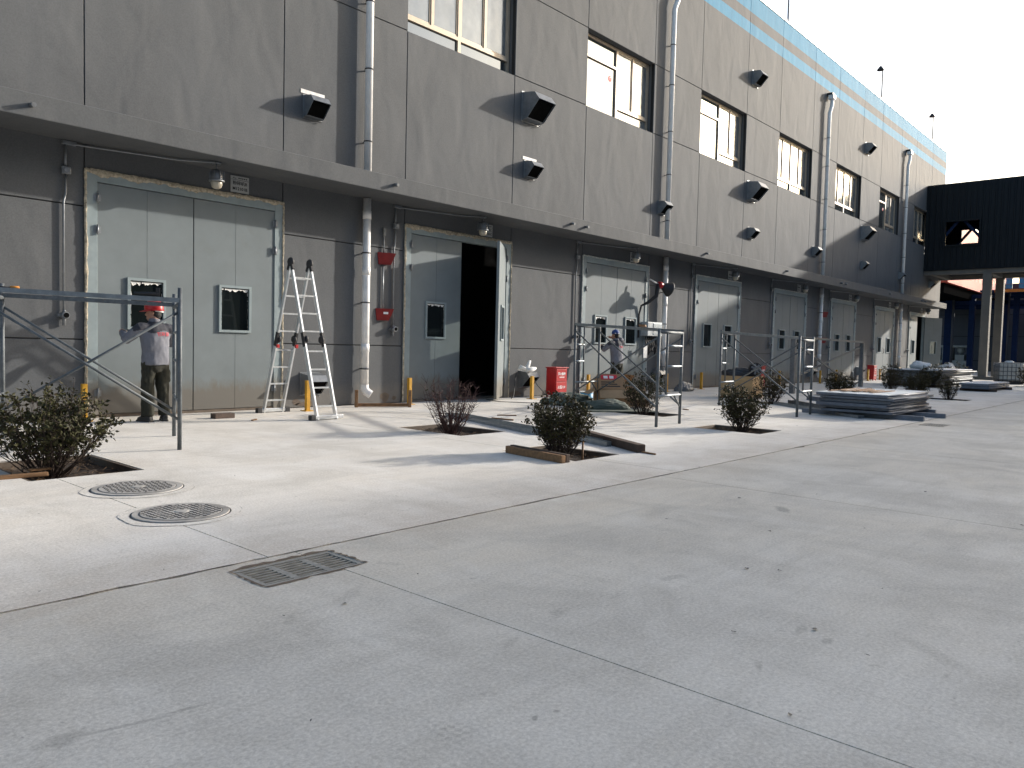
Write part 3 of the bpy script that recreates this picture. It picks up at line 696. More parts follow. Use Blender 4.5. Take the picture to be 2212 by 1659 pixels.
# conduit, lamp and sign at every door
sign_txt = ['B', 'C', 'D', 'E', 'F', 'G', 'H', 'J']
def conduit(k):
    x = DL(k)-.29; Y = WL-.035
    o = thing('electrical_conduit', 'thin conduit with junction boxes left of '+BAYN[k], 'conduit', (x, Y, 0), group='conduits beside the doors')
    MB().tube([(.02, 0, 4.06), (.02, 0, 3.72)], .02, 8).tube([(.02, 0, 3.62), (.02, 0, 3.35), (-.01, 0, 3.22), (-.01, 0, 1.62)], .018, 8).build('riser', M['galv'], o)
    MB().tube([(.02, -.02, 4.07), (.3, -.02, 4.08), (1.55, -.3, 4.085), (2.0, -.62, 4.085)], .016, 8).build('soffit_run', M['galv'], o)
    b = MB().box(-.04, .08, -.05, .02, 3.62, 3.73); b.lathe((.02, -.05, 3.675), [(.045, 0), (.045, .02)], 12, 'Y'); b.build('junction_box', M['galv'], o, bevel=.008)
    MB().box(-.03, .16, -.04, .02, 4.05, 4.11).build('elbow_box', M['galv'], o, bevel=.008)
    b = MB().lathe((-.01, -.005, 1.55), [(.055, -.02), (.06, .06), (.05, .10)], 14, 'Y'); b.tube([(-.01, -.01, 1.63), (-.01, -.01, 1.40)], .025, 8); b.box(-.10, -.05, -.02, .02, 1.53, 1.57)
    b.build('socket_fitting', M['galv'], o); MB().lathe((-.01, -.106, 1.55), [(.038, 0), (.038, .004)], 14, 'Y').build('cover_lens', M['dark'], o)
def lamp(k):
    o = thing('bulkhead_lamp', 'round caged lamp under the canopy over '+BAYN[k], 'lamp', (DL(k)+1.80, WL-.55, 3.72), group='lamps over the doors')
    MB().tube([(0, 0, .39), (0, 0, .26)], .012, 8).lathe((0, 0, .365), [(.07, 0), (.07, .03)], 14).build('stem', M['galv'], o)
    b = MB().lathe((0, 0, 0), [(.10, .10), (.11, .13), (.10, .25), (.05, .28)], 16)
    for q in range(8):
        a = q*.785; b.box(-.004, .004, .095, .125, .12, .25, Matrix.Rotation(a, 4, 'Z'))
    b.build('housing', M['galvdark'], o)
    MB().lathe((0, 0, 0), [(.03, -.03), (.075, -.005), (.09, .05), (.09, .10)], 16).build('globe', M['lampglass'], o)
    MB().lathe((0, 0, 0), [(.125, .085), (.125, .105)], 16).build('rim', M['galv'], o)
def sign(k):
    o = thing('door_sign', 'pale plate reading M12101'+sign_txt[k]+' over '+BAYN[k], 'sign', (DL(k)+2.33, WL-.012, 3.80), group='number plates over the doors')
    MB().box(0, .34, -.006, .006, 0, .28).build('plate', mat('sign_plate_%d' % k, (.42, .43, .42), .6, var=.08), o)
    MB().box(.004, .336, -.0085, -.0062, .212, .217).build('rule_line', M['ink'], o)
    inst_me(text_mesh('粉碎机'+sign_txt[k], .075, M['ink'], bold=.0006), 'title_text', o, (.17, -.0075, .155), (math.pi/2, 0, 0))
    inst_me(text_mesh('M12101'+sign_txt[k], .072, M['ink'], bold=.0012), 'number_text', o, (.17, -.0075, .062), (math.pi/2, 0, 0))
    b = MB(); b.poly([(.03, -.0075, .235), (.055, -.0075, .262), (.062, -.0075, .262), (.045, -.0075, .24)]); b.poly([(.05, -.0075, .245), (.1, -.0075, .243), (.1, -.0075, .233), (.05, -.0075, .236)])
    for q in range(5): b.poly([(.14+q*.035, -.0075, .236), (.163+q*.035, -.0075, .236), (.163+q*.035, -.0075, .256), (.14+q*.035, -.0075, .256)])
    b.build('emblem', M['ink'], o)
for k in range(8): conduit(k); lamp(k); sign(k)

# red alarm plates with a feed pipe
def alarm(x, z, label, lab):
    o = thing('alarm_plate', label, 'alarm', (x, WL, z), group='red wedge-shaped alarm plates')
    w = .36; b = MB()
    pts = [(0, -.02, .24), (w, -.16, .24), (w-.10, -.12, .0), (.03, -.02, 0)]
    b.poly(pts); b.poly([(0, 0, .24), (0, -.02, .24), (.03, -.02, 0), (.03, 0, 0)]); b.poly([(0, 0, .24), (w, -.004, .24), (w, -.16, .24), (0, -.02, .24)])
    b.poly([(w, -.16, .24), (w, -.004, .24), (w-.10, -.004, 0), (w-.10, -.12, 0)]); b.poly([(.03, 0, 0), (.03, -.02, 0), (w-.10, -.12, 0), (w-.10, -.004, 0)])
    b.build('wedge_shell', M['redd'], o)
    if lab:
        a = math.atan2(-.14, .36); b = MB(); b.box(-.05, .05, -.003, .003, -.022, .022); q = b.build('label_plate', M['white'], o); q.location = (.19, -.102, .15); q.rotation_euler = (0, 0, a)
    return o
def alarm_feed(x, label):
    o = thing('alarm_conduit', label, 'conduit', (x, WL-.03, 0), group='pipes feeding the red alarm plates')
    MB().tube([(.14, 0, 3.5), (.14, 0, 3.09)], .016, 8).tube([(.13, 0, 2.87), (.13, 0, 1.97)], .018, 8).build('pipe', M['galv'], o)
    MB().box(.11, .17, -.03, .02, 3.44, 3.60).build('end_box', M['galvdark'], o)
for i, (x, a, b_) in enumerate(((9.96, 'red wedge-shaped plate, upper of two, left of the half-open door', 'red wedge-shaped plate with white label, lower of two, left of the half-open door'),
                            (34.55, 'upper red wedge-shaped plate beside the third downpipe', 'lower red wedge-shaped plate beside the third downpipe'))):
    alarm(x, 2.86, a, False); alarm(x-.03, 1.72, b_, True); alarm_feed(x, ['thin pipe joining the two red plates left of the half-open door', 'thin pipe joining the two red plates beside the third downpipe'][i])

# fire extinguisher boxes
def firebox(x, label):
    o = thing('fire_extinguisher_box', label, 'fire box', (x, 12.02, 0), group='red fire extinguisher boxes')
    w, d, h = .46, .30, .76
    MB().box(0, w, 0, d, .05, .73).build('cabinet', M['red'], o, bevel=.006)
    MB().box(-.03, w+.03, -.03, d+.01, .733, .755).build('lid', M['red'], o, bevel=.004)
    for a in (.0, w-.05):
        MB().prism([(a, .005, 0), (a+.05, .005, 0), (a+.05, .005, .048), (a, .005, .048)], (0, .04, 0)).build('foot', M['red'], o)
        MB().prism([(a, d-.045, 0), (a+.05, d-.045, 0), (a+.05, d-.045, .048), (a, d-.045, .048)], (0, .04, 0)).build('foot', M['red'], o)
    MB().box(.02, w-.02, -.014, -.001, .10, .385).build('lower_door', M['red'], o, bevel=.003)
    MB().box(.02, w-.02, -.014, -.001, .40, .71).build('upper_door', M['red'], o, bevel=.003)
    inst_me(text_mesh('灭火器箱', .075, M['white'], bold=.0015), 'door_text', o, (w/2, -.0155, .585), (math.pi/2, 0, 0))
    MB().box(w*.3, w*.74, -.0165, -.0145, .49, .52).build('label_strip', mat('pink_label', (.75, .5, .5), .6), o)
    inst_me(text_mesh('火警119', .085, M['white'], bold=.0015), 'door_text', o, (w/2, -.0155, .25), (math.pi/2, 0, 0))
firebox(15.09, 'red fire extinguisher box with white lettering beside the half-open door'); firebox(27.0, 'red fire extinguisher box mostly hidden behind the plywood crate'); firebox(40.02, 'red fire extinguisher box near the bridge end of the wall')

# yellow bollards either side of the doors
ME_POST = MB().box(-.035, .035, -.035, .035, .012, .55).mesh('post', M['yellow']); ME_BASE = MB().box(-.09, .09, -.09, .09, 0, .012).tube([(-.06, -.06, .01), (-.06, -.06, .03)], .01, 6).tube([(.06, .06, .01), (.06, .06, .03)], .01, 6).mesh('base_plate', M['yellow'])
def bollard(x, y, label):
    o = thing('yellow_bollard', label, 'bollard', (x, y, 0), group='short yellow guard posts at the doors'); inst_me(ME_POST, 'post', o); inst_me(ME_BASE, 'base_plate', o)
for k in range(7):
    bollard(DL(k)-.17, 12.2, 'short yellow square post at the left jamb of '+BAYN[k])
    bollard(DR(k)+.12, 11.97, 'short yellow square post at the right jamb of '+BAYN[k])

# extraction hood on a hose arm, electrical box
o = thing('extraction_hood', 'black cone hood with red collar on a wall arm above the electrical box', 'extraction hood', (20.3, 12.15, 3.1))
b = MB(); ax = Vector((.75, -.35, -.28)).normalized(); c0 = Vector((-.05, .02, .06)); q = ax.to_track_quat('Z', 'Y').to_matrix().to_4x4()
b.lathe(c0, [(.08, .0), (.10, .05), (.22, .27), (.23, .30)], 16, M=q); b.build('cone', M['black'], o)
MB().lathe(c0+ax*.30, [(.21, 0), (.21, .006)], 16, M=q).build('cone_mouth', M['galvdark'], o)
MB().lathe(c0-ax*.14, [(.085, 0), (.10, .06), (.095, .14)], 14, M=q).build('collar', M['red'], o)
MB().tube([c0-ax*.12, c0-ax*.45+Vector((0, 0, .03))], .022, 8).build('handle', M['film'], o)
MB().tube([c0-ax*.14, Vector((-.22, .1, -.25)), Vector((-.36, .3, -.45)), Vector((-.52, .42, -.55)), Vector((-.56, .46, -.8)), Vector((-.56, .46, -1.5))], [.07, .06, .05, .03, .025, .025], 10).build('hose', M['black'], o)
o = thing('electrical_box', 'grey electrical box with hanging cables on the wall behind the second scaffold', 'electrical box', (19.9, WL, 1.66))
MB().box(0, .82, -.26, -.003, .0, .42).build('case', mat('box_grey', (.40, .43, .44), .5), o, bevel=.012)
MB().box(.30, .78, -.272, -.262, .04, .38).build('cover', M['steel_light'], o, bevel=.004)
MB().box(.62, .70, -.277, -.273, .08, .13).build('label_plate', M['redink'], o)
for i in range(6):
    x = .12+.11*i; MB().tube([(x, -.1, 0), (x+.02, -.12, -.25), (x+.1*math.sin(i*2), -.14, -.45-.05*(i % 3)), (x+.12, -.11, -.3), (x+.16, -.06, -.1)], .018, 6).build('cable', M['black'], o)
MB().tube([(.72, -.12, 0), (.8, -.2, -.5), (.95, -.24, -1.0), (1.1, -.3, -1.62)], .03, 8).build('supply_cable', M['cable'], o)
o = MB().box(19.78, 19.98, 12.44, 12.45, 1.0, 1.38).build('notice_sheet', M['paper']); tag(o, 'white paper sheet hanging below the electrical box', 'paper')

# roof lamps and the lightning wire
for x, lab in ((30.05, 'roof lamp pole whose head is highest, farthest from the bridge'), (41.85, 'roof lamp on a thin pole, middle one of three along the parapet'), (51.65, 'roof lamp on a thin pole nearest the black bridge')):
    o = thing('roof_lamp', lab, 'lamp', (x, 12.8, 14.05), group='lamps along the roof edge')
    MB().tube([(0, 0, 0), (0, 0, 1.52), (-.1, -.02, 1.6), (-.35, -.05, 1.56)], .03, 8).build('pole', M['galv'], o)
    MB().lathe((-.62, -.08, 1.36), [(.17, 0), (.15, .06), (.08, .15), (.05, .2)], 12).tube([(-.6, -.08, 1.54), (-.35, -.05, 1.56)], .04, 8).build('lamp_head', M['black'], o)
o = thing('lightning_wire', 'thin lightning wire on short pegs along the roof edge', 'wire', (0, 12.7, 14.05))
MB().tube([(x, 0, .13+.01*math.sin(x)) for x in range(-6, 55, 2)], .006, 5).build('wire', M['galv'], o)
me = MB().tube([(0, 0, 0), (0, 0, .13)], .006, 5).mesh('peg', M['galv'])
for x in range(-4, 54, 2): inst_me(me, 'peg', o, (x, 0, 0))

# the timber frame lying at the foot of the first downpipe, small block by the door
o = thing('timber_barrier', 'low U-shaped timber barrier lying between the first downpipe and the half-open door', 'timber', (9.12, 12.22, 0), math.atan2(-.56, .96))
L = 1.10
MB().box(0, L, -.03, .03, .01, .055).build('rail', M['wood'], o, bevel=.004); MB().box(0, L, -.028, .028, .058, .075).build('rail', M['wood'], o, bevel=.004)
for x in (0, L-.06): MB().box(x, x+.06, -.075, -.031, 0, .34).build('post', M['wood'], o, bevel=.004)
tag(MB().box(5.92, 6.25, 11.5, 11.66, 0, .08).build('timber_block', M['wood_dark'], bevel=.006), 'dark timber block on the ground before the first double door', 'timber')
o = MB(); o.poly([(10.22, WL-.004, .0)]+[(10.2+.12*math.cos(a)*(1+.15*math.sin(3*a)), WL-.004, .13+.10*math.sin(a)) for a in [0, .5, 1.0, 1.5, 2.0, 2.6, 3.1]]) 
o = o.build('plaster_patch', M['pit'], bld)
for (x, z, w, h) in ((8.35, .02, .55, .10), (8.1, .05, .2, .12), (10.45, .06, .12, .1), (14.3, .02, .5, .14)):
    b = MB(); n = 12; rr = random.Random(int(x*10)); b.poly([(x+w/2*math.cos(i*6.283/n)*rr.uniform(.7, 1.1), WL-.0035, z+h/2+h/2*math.sin(i*6.283/n)*rr.uniform(.7, 1.1)) for i in range(n)]); b.build('plaster_patch', M['pit'], bld)
# white bag and plate on the low vent by the fire box
b = MB(); b.smooth = True; pts = [(-.25, 0, 0), (-.18, -.03, .08), (-.05, -.05, .03), (.0, -.06, .02), (.08, -.05, .14), (.14, -.05, .24)]
b.tube(pts, [.02, .06, .05, .07, .05, .03], 8); b.tube([(-.05, -.1, 0), (.15, -.1, .02), (.33, -.08, .05)], [.05, .07, .03], 8)
o = b.build('plastic_bag', M['paper']); o.location = (14.4, 12.45, .67); tag(o, 'crumpled white plastic bag lying on the low vent beside the red fire box', 'bag')
o = thing('power_cable', 'grey cable hanging from the low vent to the ground beside the red fire box', 'cable', (14.7, 12.3, 0)); 
MB().tube([(-.02, .1, .45), (.06, 0, .28), (.2, -.12, .08), (.4, -.25, .02), (.8, -.3, .012)], .012, 6).build('cable', M['cable'], o)
MB().tube([(-.55, .2, .6), (-.65, .15, .35), (-.8, .05, .05), (-.95, -.02, .012)], .012, 6).build('cable', M['black'], o)

# ------------------------------------------------------------------ scaffolds, ladder
def V3(p, z=0): return Vector((p[0], p[1], z))
def scaffold(label, A, B, C, D, hA, hC, ext=.0, mat_='steel', r=.021, rungs=(.5, .98, 1.32), brace=True):
    """two ladder frames A-B and D-C joined by long rails and crossed braces"""
    o = thing('scaffold', label, 'scaffold', (A[0], A[1], 0), group='wheel-less steel trestle scaffolds'); O = V3(A)
    mm = M[mat_]
    def loc(p, z): return V3(p, z)-O
    tops = [(A, hA), (B, hA), (C, hC), (D, hC)]
    for p, h in tops: MB().tube([loc(p, 0), loc(p, h+ext)], r, 10).build('post', mm, o)
    for (p, q, h) in ((A, B, hA), (D, C, hC)):
        MB().tube([loc(p, h-.02), loc(q, h-.02)], r*1.05, 10).build('frame_head', mm, o)
        m1 = Vector(p).lerp(Vector(q), .36); m0 = p
        MB().tube([loc(m1, .50*h/1.6), loc(m1, h-.03)], r*.72, 8).build('inner_post', mm, o)
        MB().tube([loc(p, .32*h), loc(q, .32*h)], r*.8, 8).build('rung', M['steel_light'], o)
        for z in rungs[1:]: MB().tube([loc(q if p is A else p, z), loc(m1, z)], r*.8, 8).build('rung', M['steel_light'], o)
        MB().tube([loc(q, .18*h), loc(Vector(p).lerp(Vector(q), .7), .32*h)], r*.6, 8).build('knee_brace', mm, o)
    for (p, q) in ((A, D), (B, C)):
        MB().bar(loc(p, hA+.012), loc(q, hC+.012), .045, .05).build('top_rail', M['steel_light'] if p is A else mm, o)
        if brace:
            off = .02
            MB().tube([loc(p, .2*hA), loc(q, .93*hC)], r*.62, 8).build('cross_brace', mm, o)
            MB().tube([loc(p, .93*hA)+Vector((0, off, 0)), loc(q, .2*hC)+Vector((0, off, 0))], r*.62, 8).build('cross_brace', mm, o)
    return o
scaffold('grey trestle scaffold in front of the worker in the red helmet', (3.97, 8.53), (4.48, 9.78), (2.82, 10.65), (2.31, 9.40), 1.66, 1.70, .15, r=.024)
scaffold('rusty trestle scaffold over the cardboard boxes', (10.88, 6.56), (11.73, 6.62), (13.5, 9.59), (12.6, 9.55), 1.56, 1.72, r=.025)
scaffold('grey trestle scaffold beside the plywood crate', (15.0, 5.89), (15.9, 5.97), (17.4, 8.4), (16.5, 8.3), 1.53, 1.68, .06, r=.025)
def trestle():
    o = thing('steel_trestle', 'long steel trestle of heavy posts behind the blue-grey panel stack', 'trestle', (23.6, 9.45, 0)); A = (0, 0); Bp = (8.0, .5)
    for p in (A, Bp): MB().box(p[0]-.07, p[0]+.07, p[1]-.07, p[1]+.07, 0, 1.70).build('post', M['galvdark'], o)
    MB().bar((0, 0, 1.74), (8, .5, 1.74), .08, .07).build('top_rail', M['steel'], o)
    MB().bar((0, .06, .45), (8, .56, 1.55), .06, .06).build('cross_brace', M['steel'], o); MB().bar((0, -.06, 1.55), (6.6, .36, .12), .06, .06).build('cross_brace', M['steel'], o)
trestle()
tag(MB().box(-.30, .30, -.05, .05, 0, .028).build('rail_plank', M['wood'], bevel=.003), 'short timber plank lying on the rusty scaffold rail', 'plank').location = (11.05, 6.98, 1.63)
bpy.data.objects['rail_plank'].rotation_euler = (0, 0, math.radians(30))
o = thing('hand_tool', 'small tool with an orange handle on the rail of the scaffold before the worker', 'tool', (2.52, 9.31, 1.72), -.48)
MB().tube([(-.12, 0, .016), (.02, 0, .016)], .012, 8).build('shank', M['black'], o); MB().tube([(.02, 0, .018), (.10, 0, .018)], .017, 8).build('grip', M['orange'], o)
o = thing('drill', 'dark power tool lying on the scaffold rail above the red helmet', 'tool', (3.70, 8.67, 1.71), -.45); MB().tube([(-.16, 0, .022), (.0, 0, .022), (.10, 0, .022)], [.015, .02, .022], 8).build('body', M['black'], o); MB().box(.06, .10, -.02, .02, .01, .09).build('grip', M['black'], o)

o = thing('folding_ladder', 'aluminium folding ladder standing as an A-frame before the first double door', 'ladder', (7.27, 11.27, 0))
top = 2.56
for s, foot in ((-1, -.81), (1, .81)):
    def at(f): return Vector((0, foot*(1-f), top*f))          # f from foot to top
    def pt(side, f): p = at(f); return Vector((side*.18, p.y, p.z))
    for side in (-1, 1):
        MB().bar(pt(side, .0), pt(side, .47), .028, .075, (0, 1, 0)).build('stile', M['alum'], o); MB().bar(pt(side, .53), pt(side, .975), .028, .062, (0, 1, 0)).build('stile', M['alum'], o)
        c = pt(side, .5); MB().lathe(c+Vector((-.03*side-.02, 0, 0)), [(.055, 0), (.07, .02), (.055, .045)], 14, 'X').bar(pt(side, .455), pt(side, .545), .036, .07, (0, 1, 0)).build('mid_hinge', M['black'], o)
        if s > 0: MB().box(c.x-.022, c.x+.022, c.y-.06, c.y-.02, c.z-.15, c.z-.09).build('hinge_catch', M['red'], o)
    for q in range(8):
        f = .085+q*.114+(.012 if q > 3 else 0); p = at(f); MB().bar(p+Vector((-.165, 0, 0)), p+Vector((.165, 0, 0)), .045, .026).build('rung', M['alum'], o)
    p = at(.012); MB().box(-.30 if s < 0 else -.26, .30 if s < 0 else .26, p.y-.035, p.y+.035, .015, .075).build('stabiliser_bar', M['alum'], o, bevel=.008)
    for sx in (-1, 1): MB().box(sx*.27-.045, sx*.27+.045, p.y-.045, p.y+.045, 0, .085).build('rubber_foot', M['black'], o, bevel=.008) if sx < 0 or s > 0 else None
for side in (-1, 1):
    MB().lathe(Vector((side*.18-.025, 0, top-.01)), [(.065, 0), (.08, .025), (.065, .05)], 14, 'X').bar(Vector((side*.18, -.07, top-.14)), Vector((side*.18, -.01, top)), .036, .06, (0, 1, 0)).bar(Vector((side*.18, .07, top-.14)), Vector((side*.18, .01, top)), .036, .06, (0, 1, 0)).build('top_hinge', M['black'], o)

# ------------------------------------------------------------------ people
def apply_mods(ob):
    dg = bpy.context.evaluated_depsgraph_get(); me = bpy.data.meshes.new_from_object(ob.evaluated_get(dg)); ob.modifiers.clear(); ob.data = me; return ob
def ring_loft(b, rings, n=18):
    """rings: (centre, rx, ry, xaxis, yaxis)"""
    ids = []
    for c, rx, ry, X, Y in rings: ids.append([b.vert(Vector(c)+Vector(X)*rx*math.cos(k*6.28318/n)+Vector(Y)*ry*math.sin(k*6.28318/n)) for k in range(n)])
    for i in range(len(ids)-1):
        for k in range(n): b.face((ids[i][k], ids[i][(k+1) % n], ids[i+1][(k+1) % n], ids[i+1][k]))
    b.face(ids[0][::-1]); b.face(ids[-1])
def limb(b, pts, rs):
    pts = [Vector(p) for p in pts]; P = []; Rr = []
    for i in range(len(pts)-1):
        for q in range(4): f = q/4; P.append(pts[i].lerp(pts[i+1], f)); Rr.append(rs[i]*(1-f)+rs[i+1]*f)
    P.append(pts[-1]); Rr.append(rs[-1]); b.tube(P, Rr, 14)
XA, YA = (1, 0, 0), (0, 1, 0)
def vring(z, rx, ry, y=0, x=0): return ((x, y, z), rx, ry, XA, YA)
def solid(b, name, mats, parent, vox, smooth=6, disp=0, dscale=.08):
    ob = b.build(name, mats, parent)
    r = ob.modifiers.new('r', 'REMESH'); r.mode = 'VOXEL'; r.voxel_size = vox; r.use_smooth_shade = True
    s = ob.modifiers.new('s', 'SMOOTH'); s.factor = .5; s.iterations = smooth
    apply_mods(ob)
    if disp:
        me = ob.data; co = [v.co.copy() for v in me.vertices]; no = [v.normal.copy() for v in me.vertices]
        for v, c, n_ in zip(me.vertices, co, no):
            k = noise.noise((c.x/dscale*.9, c.y/dscale*.9, c.z/dscale*.45))+.5*noise.noise((c.x/dscale*2, c.y/dscale*2, c.z/dscale*1.3+9)); v.co = c+n_*k*disp
    me = ob.data; me.materials.clear()
    for m in (mats if isinstance(mats, list) else [mats]): me.materials.append(m)
    for p in me.polygons: p.use_smooth = True
    return ob
def person(label, loc, rz, pose, capkind):
    o = thing('person', label, 'person', loc, rz); hy = pose.get('head', 0.0); lean = pose.get('lean', 0.0)
    # body: one continuous figure
    b = MB()
    ring_loft(b, [vring(.80, .12, .09), vring(.92, .155, .10), vring(1.05, .14, .09, lean*.3), vring(1.25, .16, .10, lean*.6), vring(1.38, .17, .095, lean), vring(1.45, .10, .07, lean), vring(1.50, .056, .056, lean), vring(1.58, .052, .055, lean+.01)])
    hc = Vector((0, lean+.03, 1.615)); HM = Matrix.Rotation(hy, 4, 'Z')
    def H(x, y, z): return hc+(HM @ Vector((x, y, z)))
    hx = HM @ Vector(XA); hyv = HM @ Vector(YA)
    ring_loft(b, [(H(0, .03, -.125), .03, .035, hx, hyv), (H(0, .025, -.10), .055, .07, hx, hyv), (H(0, .01, -.05), .068, .088, hx, hyv), (H(0, 0, .0), .073, .098, hx, hyv), (H(0, -.005, .05), .072, .098, hx, hyv), (H(0, -.005, .09), .055, .075, hx, hyv), (H(0, -.005, .11), .02, .03, hx, hyv)])
    b.tube([H(0, .09, .02), H(0, .115, -.025), H(0, .10, -.04)], [.008, .016, .010], 8)                      # nose
    b.tube([H(-.03, .092, -.075), H(.03, .092, -.075)], .009, 6)                                            # mouth
    for s in (-1, 1): b.tube([H(s*.07, -.005, .025), H(s*.083, -.015, .0), H(s*.074, -.005, -.03)], [.012, .017, .008], 8)   # ears
    for side in (-1, 1):
        sh, el, wr, hd = [Vector(p) for p in pose['arm'][side]]
        limb(b, [(side*.13, lean, 1.41), sh, el, wr], [.05, .047, .04, .027])
        d = (hd-wr).normalized(); perp = d.cross(Vector((0, 0, 1))); perp = perp.normalized() if perp.length > .05 else Vector((1, 0, 0)); up = perp.cross(d).normalized()
        b.tube([wr, wr+d*.05, wr+d*.095], [.026, .036, .036], 10)
        for q, (off, ln) in enumerate(((-.030, .058), (-.010, .068), (.010, .072), (.030, .062))):
            f0 = wr+d*.09+perp*off; f1 = f0+d*ln*.5; f2 = f1+(d*.6-up*.8).normalized()*ln*.5; b.tube([f0, f1, f2], [.0095, .009, .007], 7)
        t0 = wr+d*.03+perp*(-.03*side)+up*.005; b.tube([t0, t0+d*.03+perp*(-.03*side), t0+d*.065+perp*(-.036*side)-up*.01], [.012, .011, .008], 7)
        hip, kn, an, toe = [Vector(p) for p in pose['leg'][side]]
        limb(b, [hip+Vector((0, 0, .06)), kn, an], [.08, .055, .042]); b.tube([an+Vector((0, -.03, -.02)), an.lerp(toe, .5)+Vector((0, 0, -.01)), toe], [.035, .038, .025], 10)
    solid(b, 'body', M['skin'], o, .0075, 4)
    # jacket
    b = MB()
    ring_loft(b, [vring(.845, .198, .148, .0), vring(.90, .205, .15), vring(1.0, .197, .145, lean*.2), vring(1.15, .205, .14, lean*.5), vring(1.30, .220, .142, lean*.9), vring(1.39, .218, .128, lean), vring(1.445, .155, .10, lean), vring(1.485, .085, .085, lean), vring(1.535, .080, .082, lean)], 26)
    for side in (-1, 1):
        sh, el, wr, hd = [Vector(p) for p in pose['arm'][side]]
        limb(b, [(side*.10, lean, 1.39), sh, el, wr], [.085, .080, .072, .052])
    jk = solid(b, 'jacket', [M['jacket'], M['yoke']], o, .011, 5, .011, .10)
    for p in jk.data.polygons:
        c = p.center
        if 1.335+.02*math.sin(c.x*20) < c.z < 1.49 and abs(c.x) < .32: p.material_index = 1
        if pose.get('sleeves') and c.y > .22: p.material_index = 1
    # trousers with a cargo pocket
    b = MB(); ring_loft(b, [vring(.74, .10, .10), vring(.80, .165, .125), vring(.88, .175, .13), vring(.95, .165, .12), vring(.99, .155, .115)], 22)
    for side in (-1, 1):
        hip, kn, an, toe = [Vector(p) for p in pose['leg'][side]]
        limb(b, [hip+Vector((0, 0, .05)), kn, an+Vector((0, -.005, -.015))], [.108, .090, .088]); c = hip.lerp(kn, .45); b.box(c.x+side*.075-.02, c.x+side*.075+.025, c.y-.07, c.y+.06, c.z-.09, c.z+.08)
    solid(b, 'trousers', M['trouser'], o, .011, 5, .014, .09)
    for side in (-1, 1):
        hip, kn, an, toe = [Vector(p) for p in pose['leg'][side]]; d = (toe-an); d.z = 0; d.normalize()
        b = MB(); pd = Vector((-d.y, d.x, 0)); base = Vector((an.x, an.y, 0))
        ring_loft(b, [(base+d*-.075+Vector((0, 0, .05)), .036, .045, pd, (0, 0, 1)), (base+d*-.05+Vector((0, 0, .055)), .048, .055, pd, (0, 0, 1)), (base+d*.02+Vector((0, 0, .06)), .05, .06, pd, (0, 0, 1)), (base+d*.10+Vector((0, 0, .045)), .054, .045, pd, (0, 0, 1)), (base+d*.17+Vector((0, 0, .036)), .045, .034, pd, (0, 0, 1)), (base+d*.195+Vector((0, 0, .032)), .02, .02, pd, (0, 0, 1))], 14)
        ring_loft(b, [(base+Vector((0, 0, .05)), .05, .055, pd, d), (base+Vector((0, 0, .16)), .05, .052, pd, d)], 14)
        b.box(-.05, .05, -.085, .195, .0, .022, Matrix(((pd.x, d.x, 0, base.x), (pd.y, d.y, 0, base.y), (0, 0, 1, 0), (0, 0, 0, 1))))
        solid(b, 'boot', M['boot'], o, .008, 3)
    # hair and headgear
    b = MB(); ring_loft(b, [(H(0, -.055, -.075), .05, .035, hx, hyv), (H(0, -.035, -.03), .076, .072, hx, hyv), (H(0, -.022, .03), .080, .088, hx, hyv), (H(0, -.015, .08), .07, .086, hx, hyv)], 18); b.build('hair', M['hair'], o)
    if capkind == 'helmet':
        MT = Matrix.Translation(H(0, -.005, .045)) @ HM @ Matrix.Rotation(-.06, 4, 'X')
        b = MB(); b.smooth = True; n = 28
        prof = [(1.0, .0), (1.0, .03), (.97, .07), (.86, .11), (.62, .138), (.3, .15), (.05, .153)]; rr_ = [[b.vert(MT @ Vector((.112*s*math.cos(k*6.28318/n), .135*s*math.sin(k*6.28318/n), z))) for k in range(n)] for s, z in prof]
        for i in range(len(prof)-1):
            for k in range(n): b.face((rr_[i][k], rr_[i][(k+1) % n], rr_[i+1][(k+1) % n], rr_[i+1][k]))
        b.face(rr_[-1]); b.build('helmet', M['red'], o)
        b = MB(); b.smooth = True; inner = []; outer = []
        for k in range(n):
            a = k*6.28318/n; e = .014+.055*max(0, math.sin(a))**2; x, y = .112*math.cos(a), .135*math.sin(a); L = math.hypot(x, y)
            inner.append(b.vert(MT @ Vector((x, y, .006)))); outer.append(b.vert(MT @ Vector((x*(1+e/L), y*(1+e/L), -.010))))
        for k in range(n): b.face((inner[k], inner[(k+1) % n], outer[(k+1) % n], outer[k]))
        br = b.build('helmet_brim', M['red'], o); sm = br.modifiers.new('t', 'SOLIDIFY'); sm.thickness = .005
        b = MB()
        for q in range(3): b.tube([MT @ Vector((-.012+.012*q, -.12, .03)), MT @ Vector((-.012+.012*q, -.05, .152)), MT @ Vector((-.012+.012*q, .06, .150))], .004, 6)
        b.build('helmet_ridge', M['red'], o)
        MB().tube([MT @ Vector((.10, -.05, -.012)), MT @ Vector((.0, -.122, -.03)), MT @ Vector((-.10, -.05, -.012))], .013, 8).build('headband', M['film'], o)
    else:
        MT = Matrix.Translation(H(0, -.005, .04)) @ HM
        MB().lathe((0, 0, 0), [(.105, 0), (.108, .04), (.09, .09), (.05, .12), (.01, .13)], 20, M=MT).build('cap', M['bluecap'], o); 
        for v in bpy.data.objects: pass
        MB().tube([MT @ Vector((.1, -.04, .02)), MT @ Vector((0, -.112, .015)), MT @ Vector((-.1, -.04, .02))], .014, 8).build('cap_band', M['film'], o)
    t = text_mesh(pose['text'], .066, M['redink'], .002, bold=.0002); q = inst_me(t, 'back_lettering', o, (.03, lean-.150, 1.30), (math.radians(88), 0, 0))
    for v in q.data.vertices: v.co.z -= 2.2*v.co.x*v.co.x
    return o
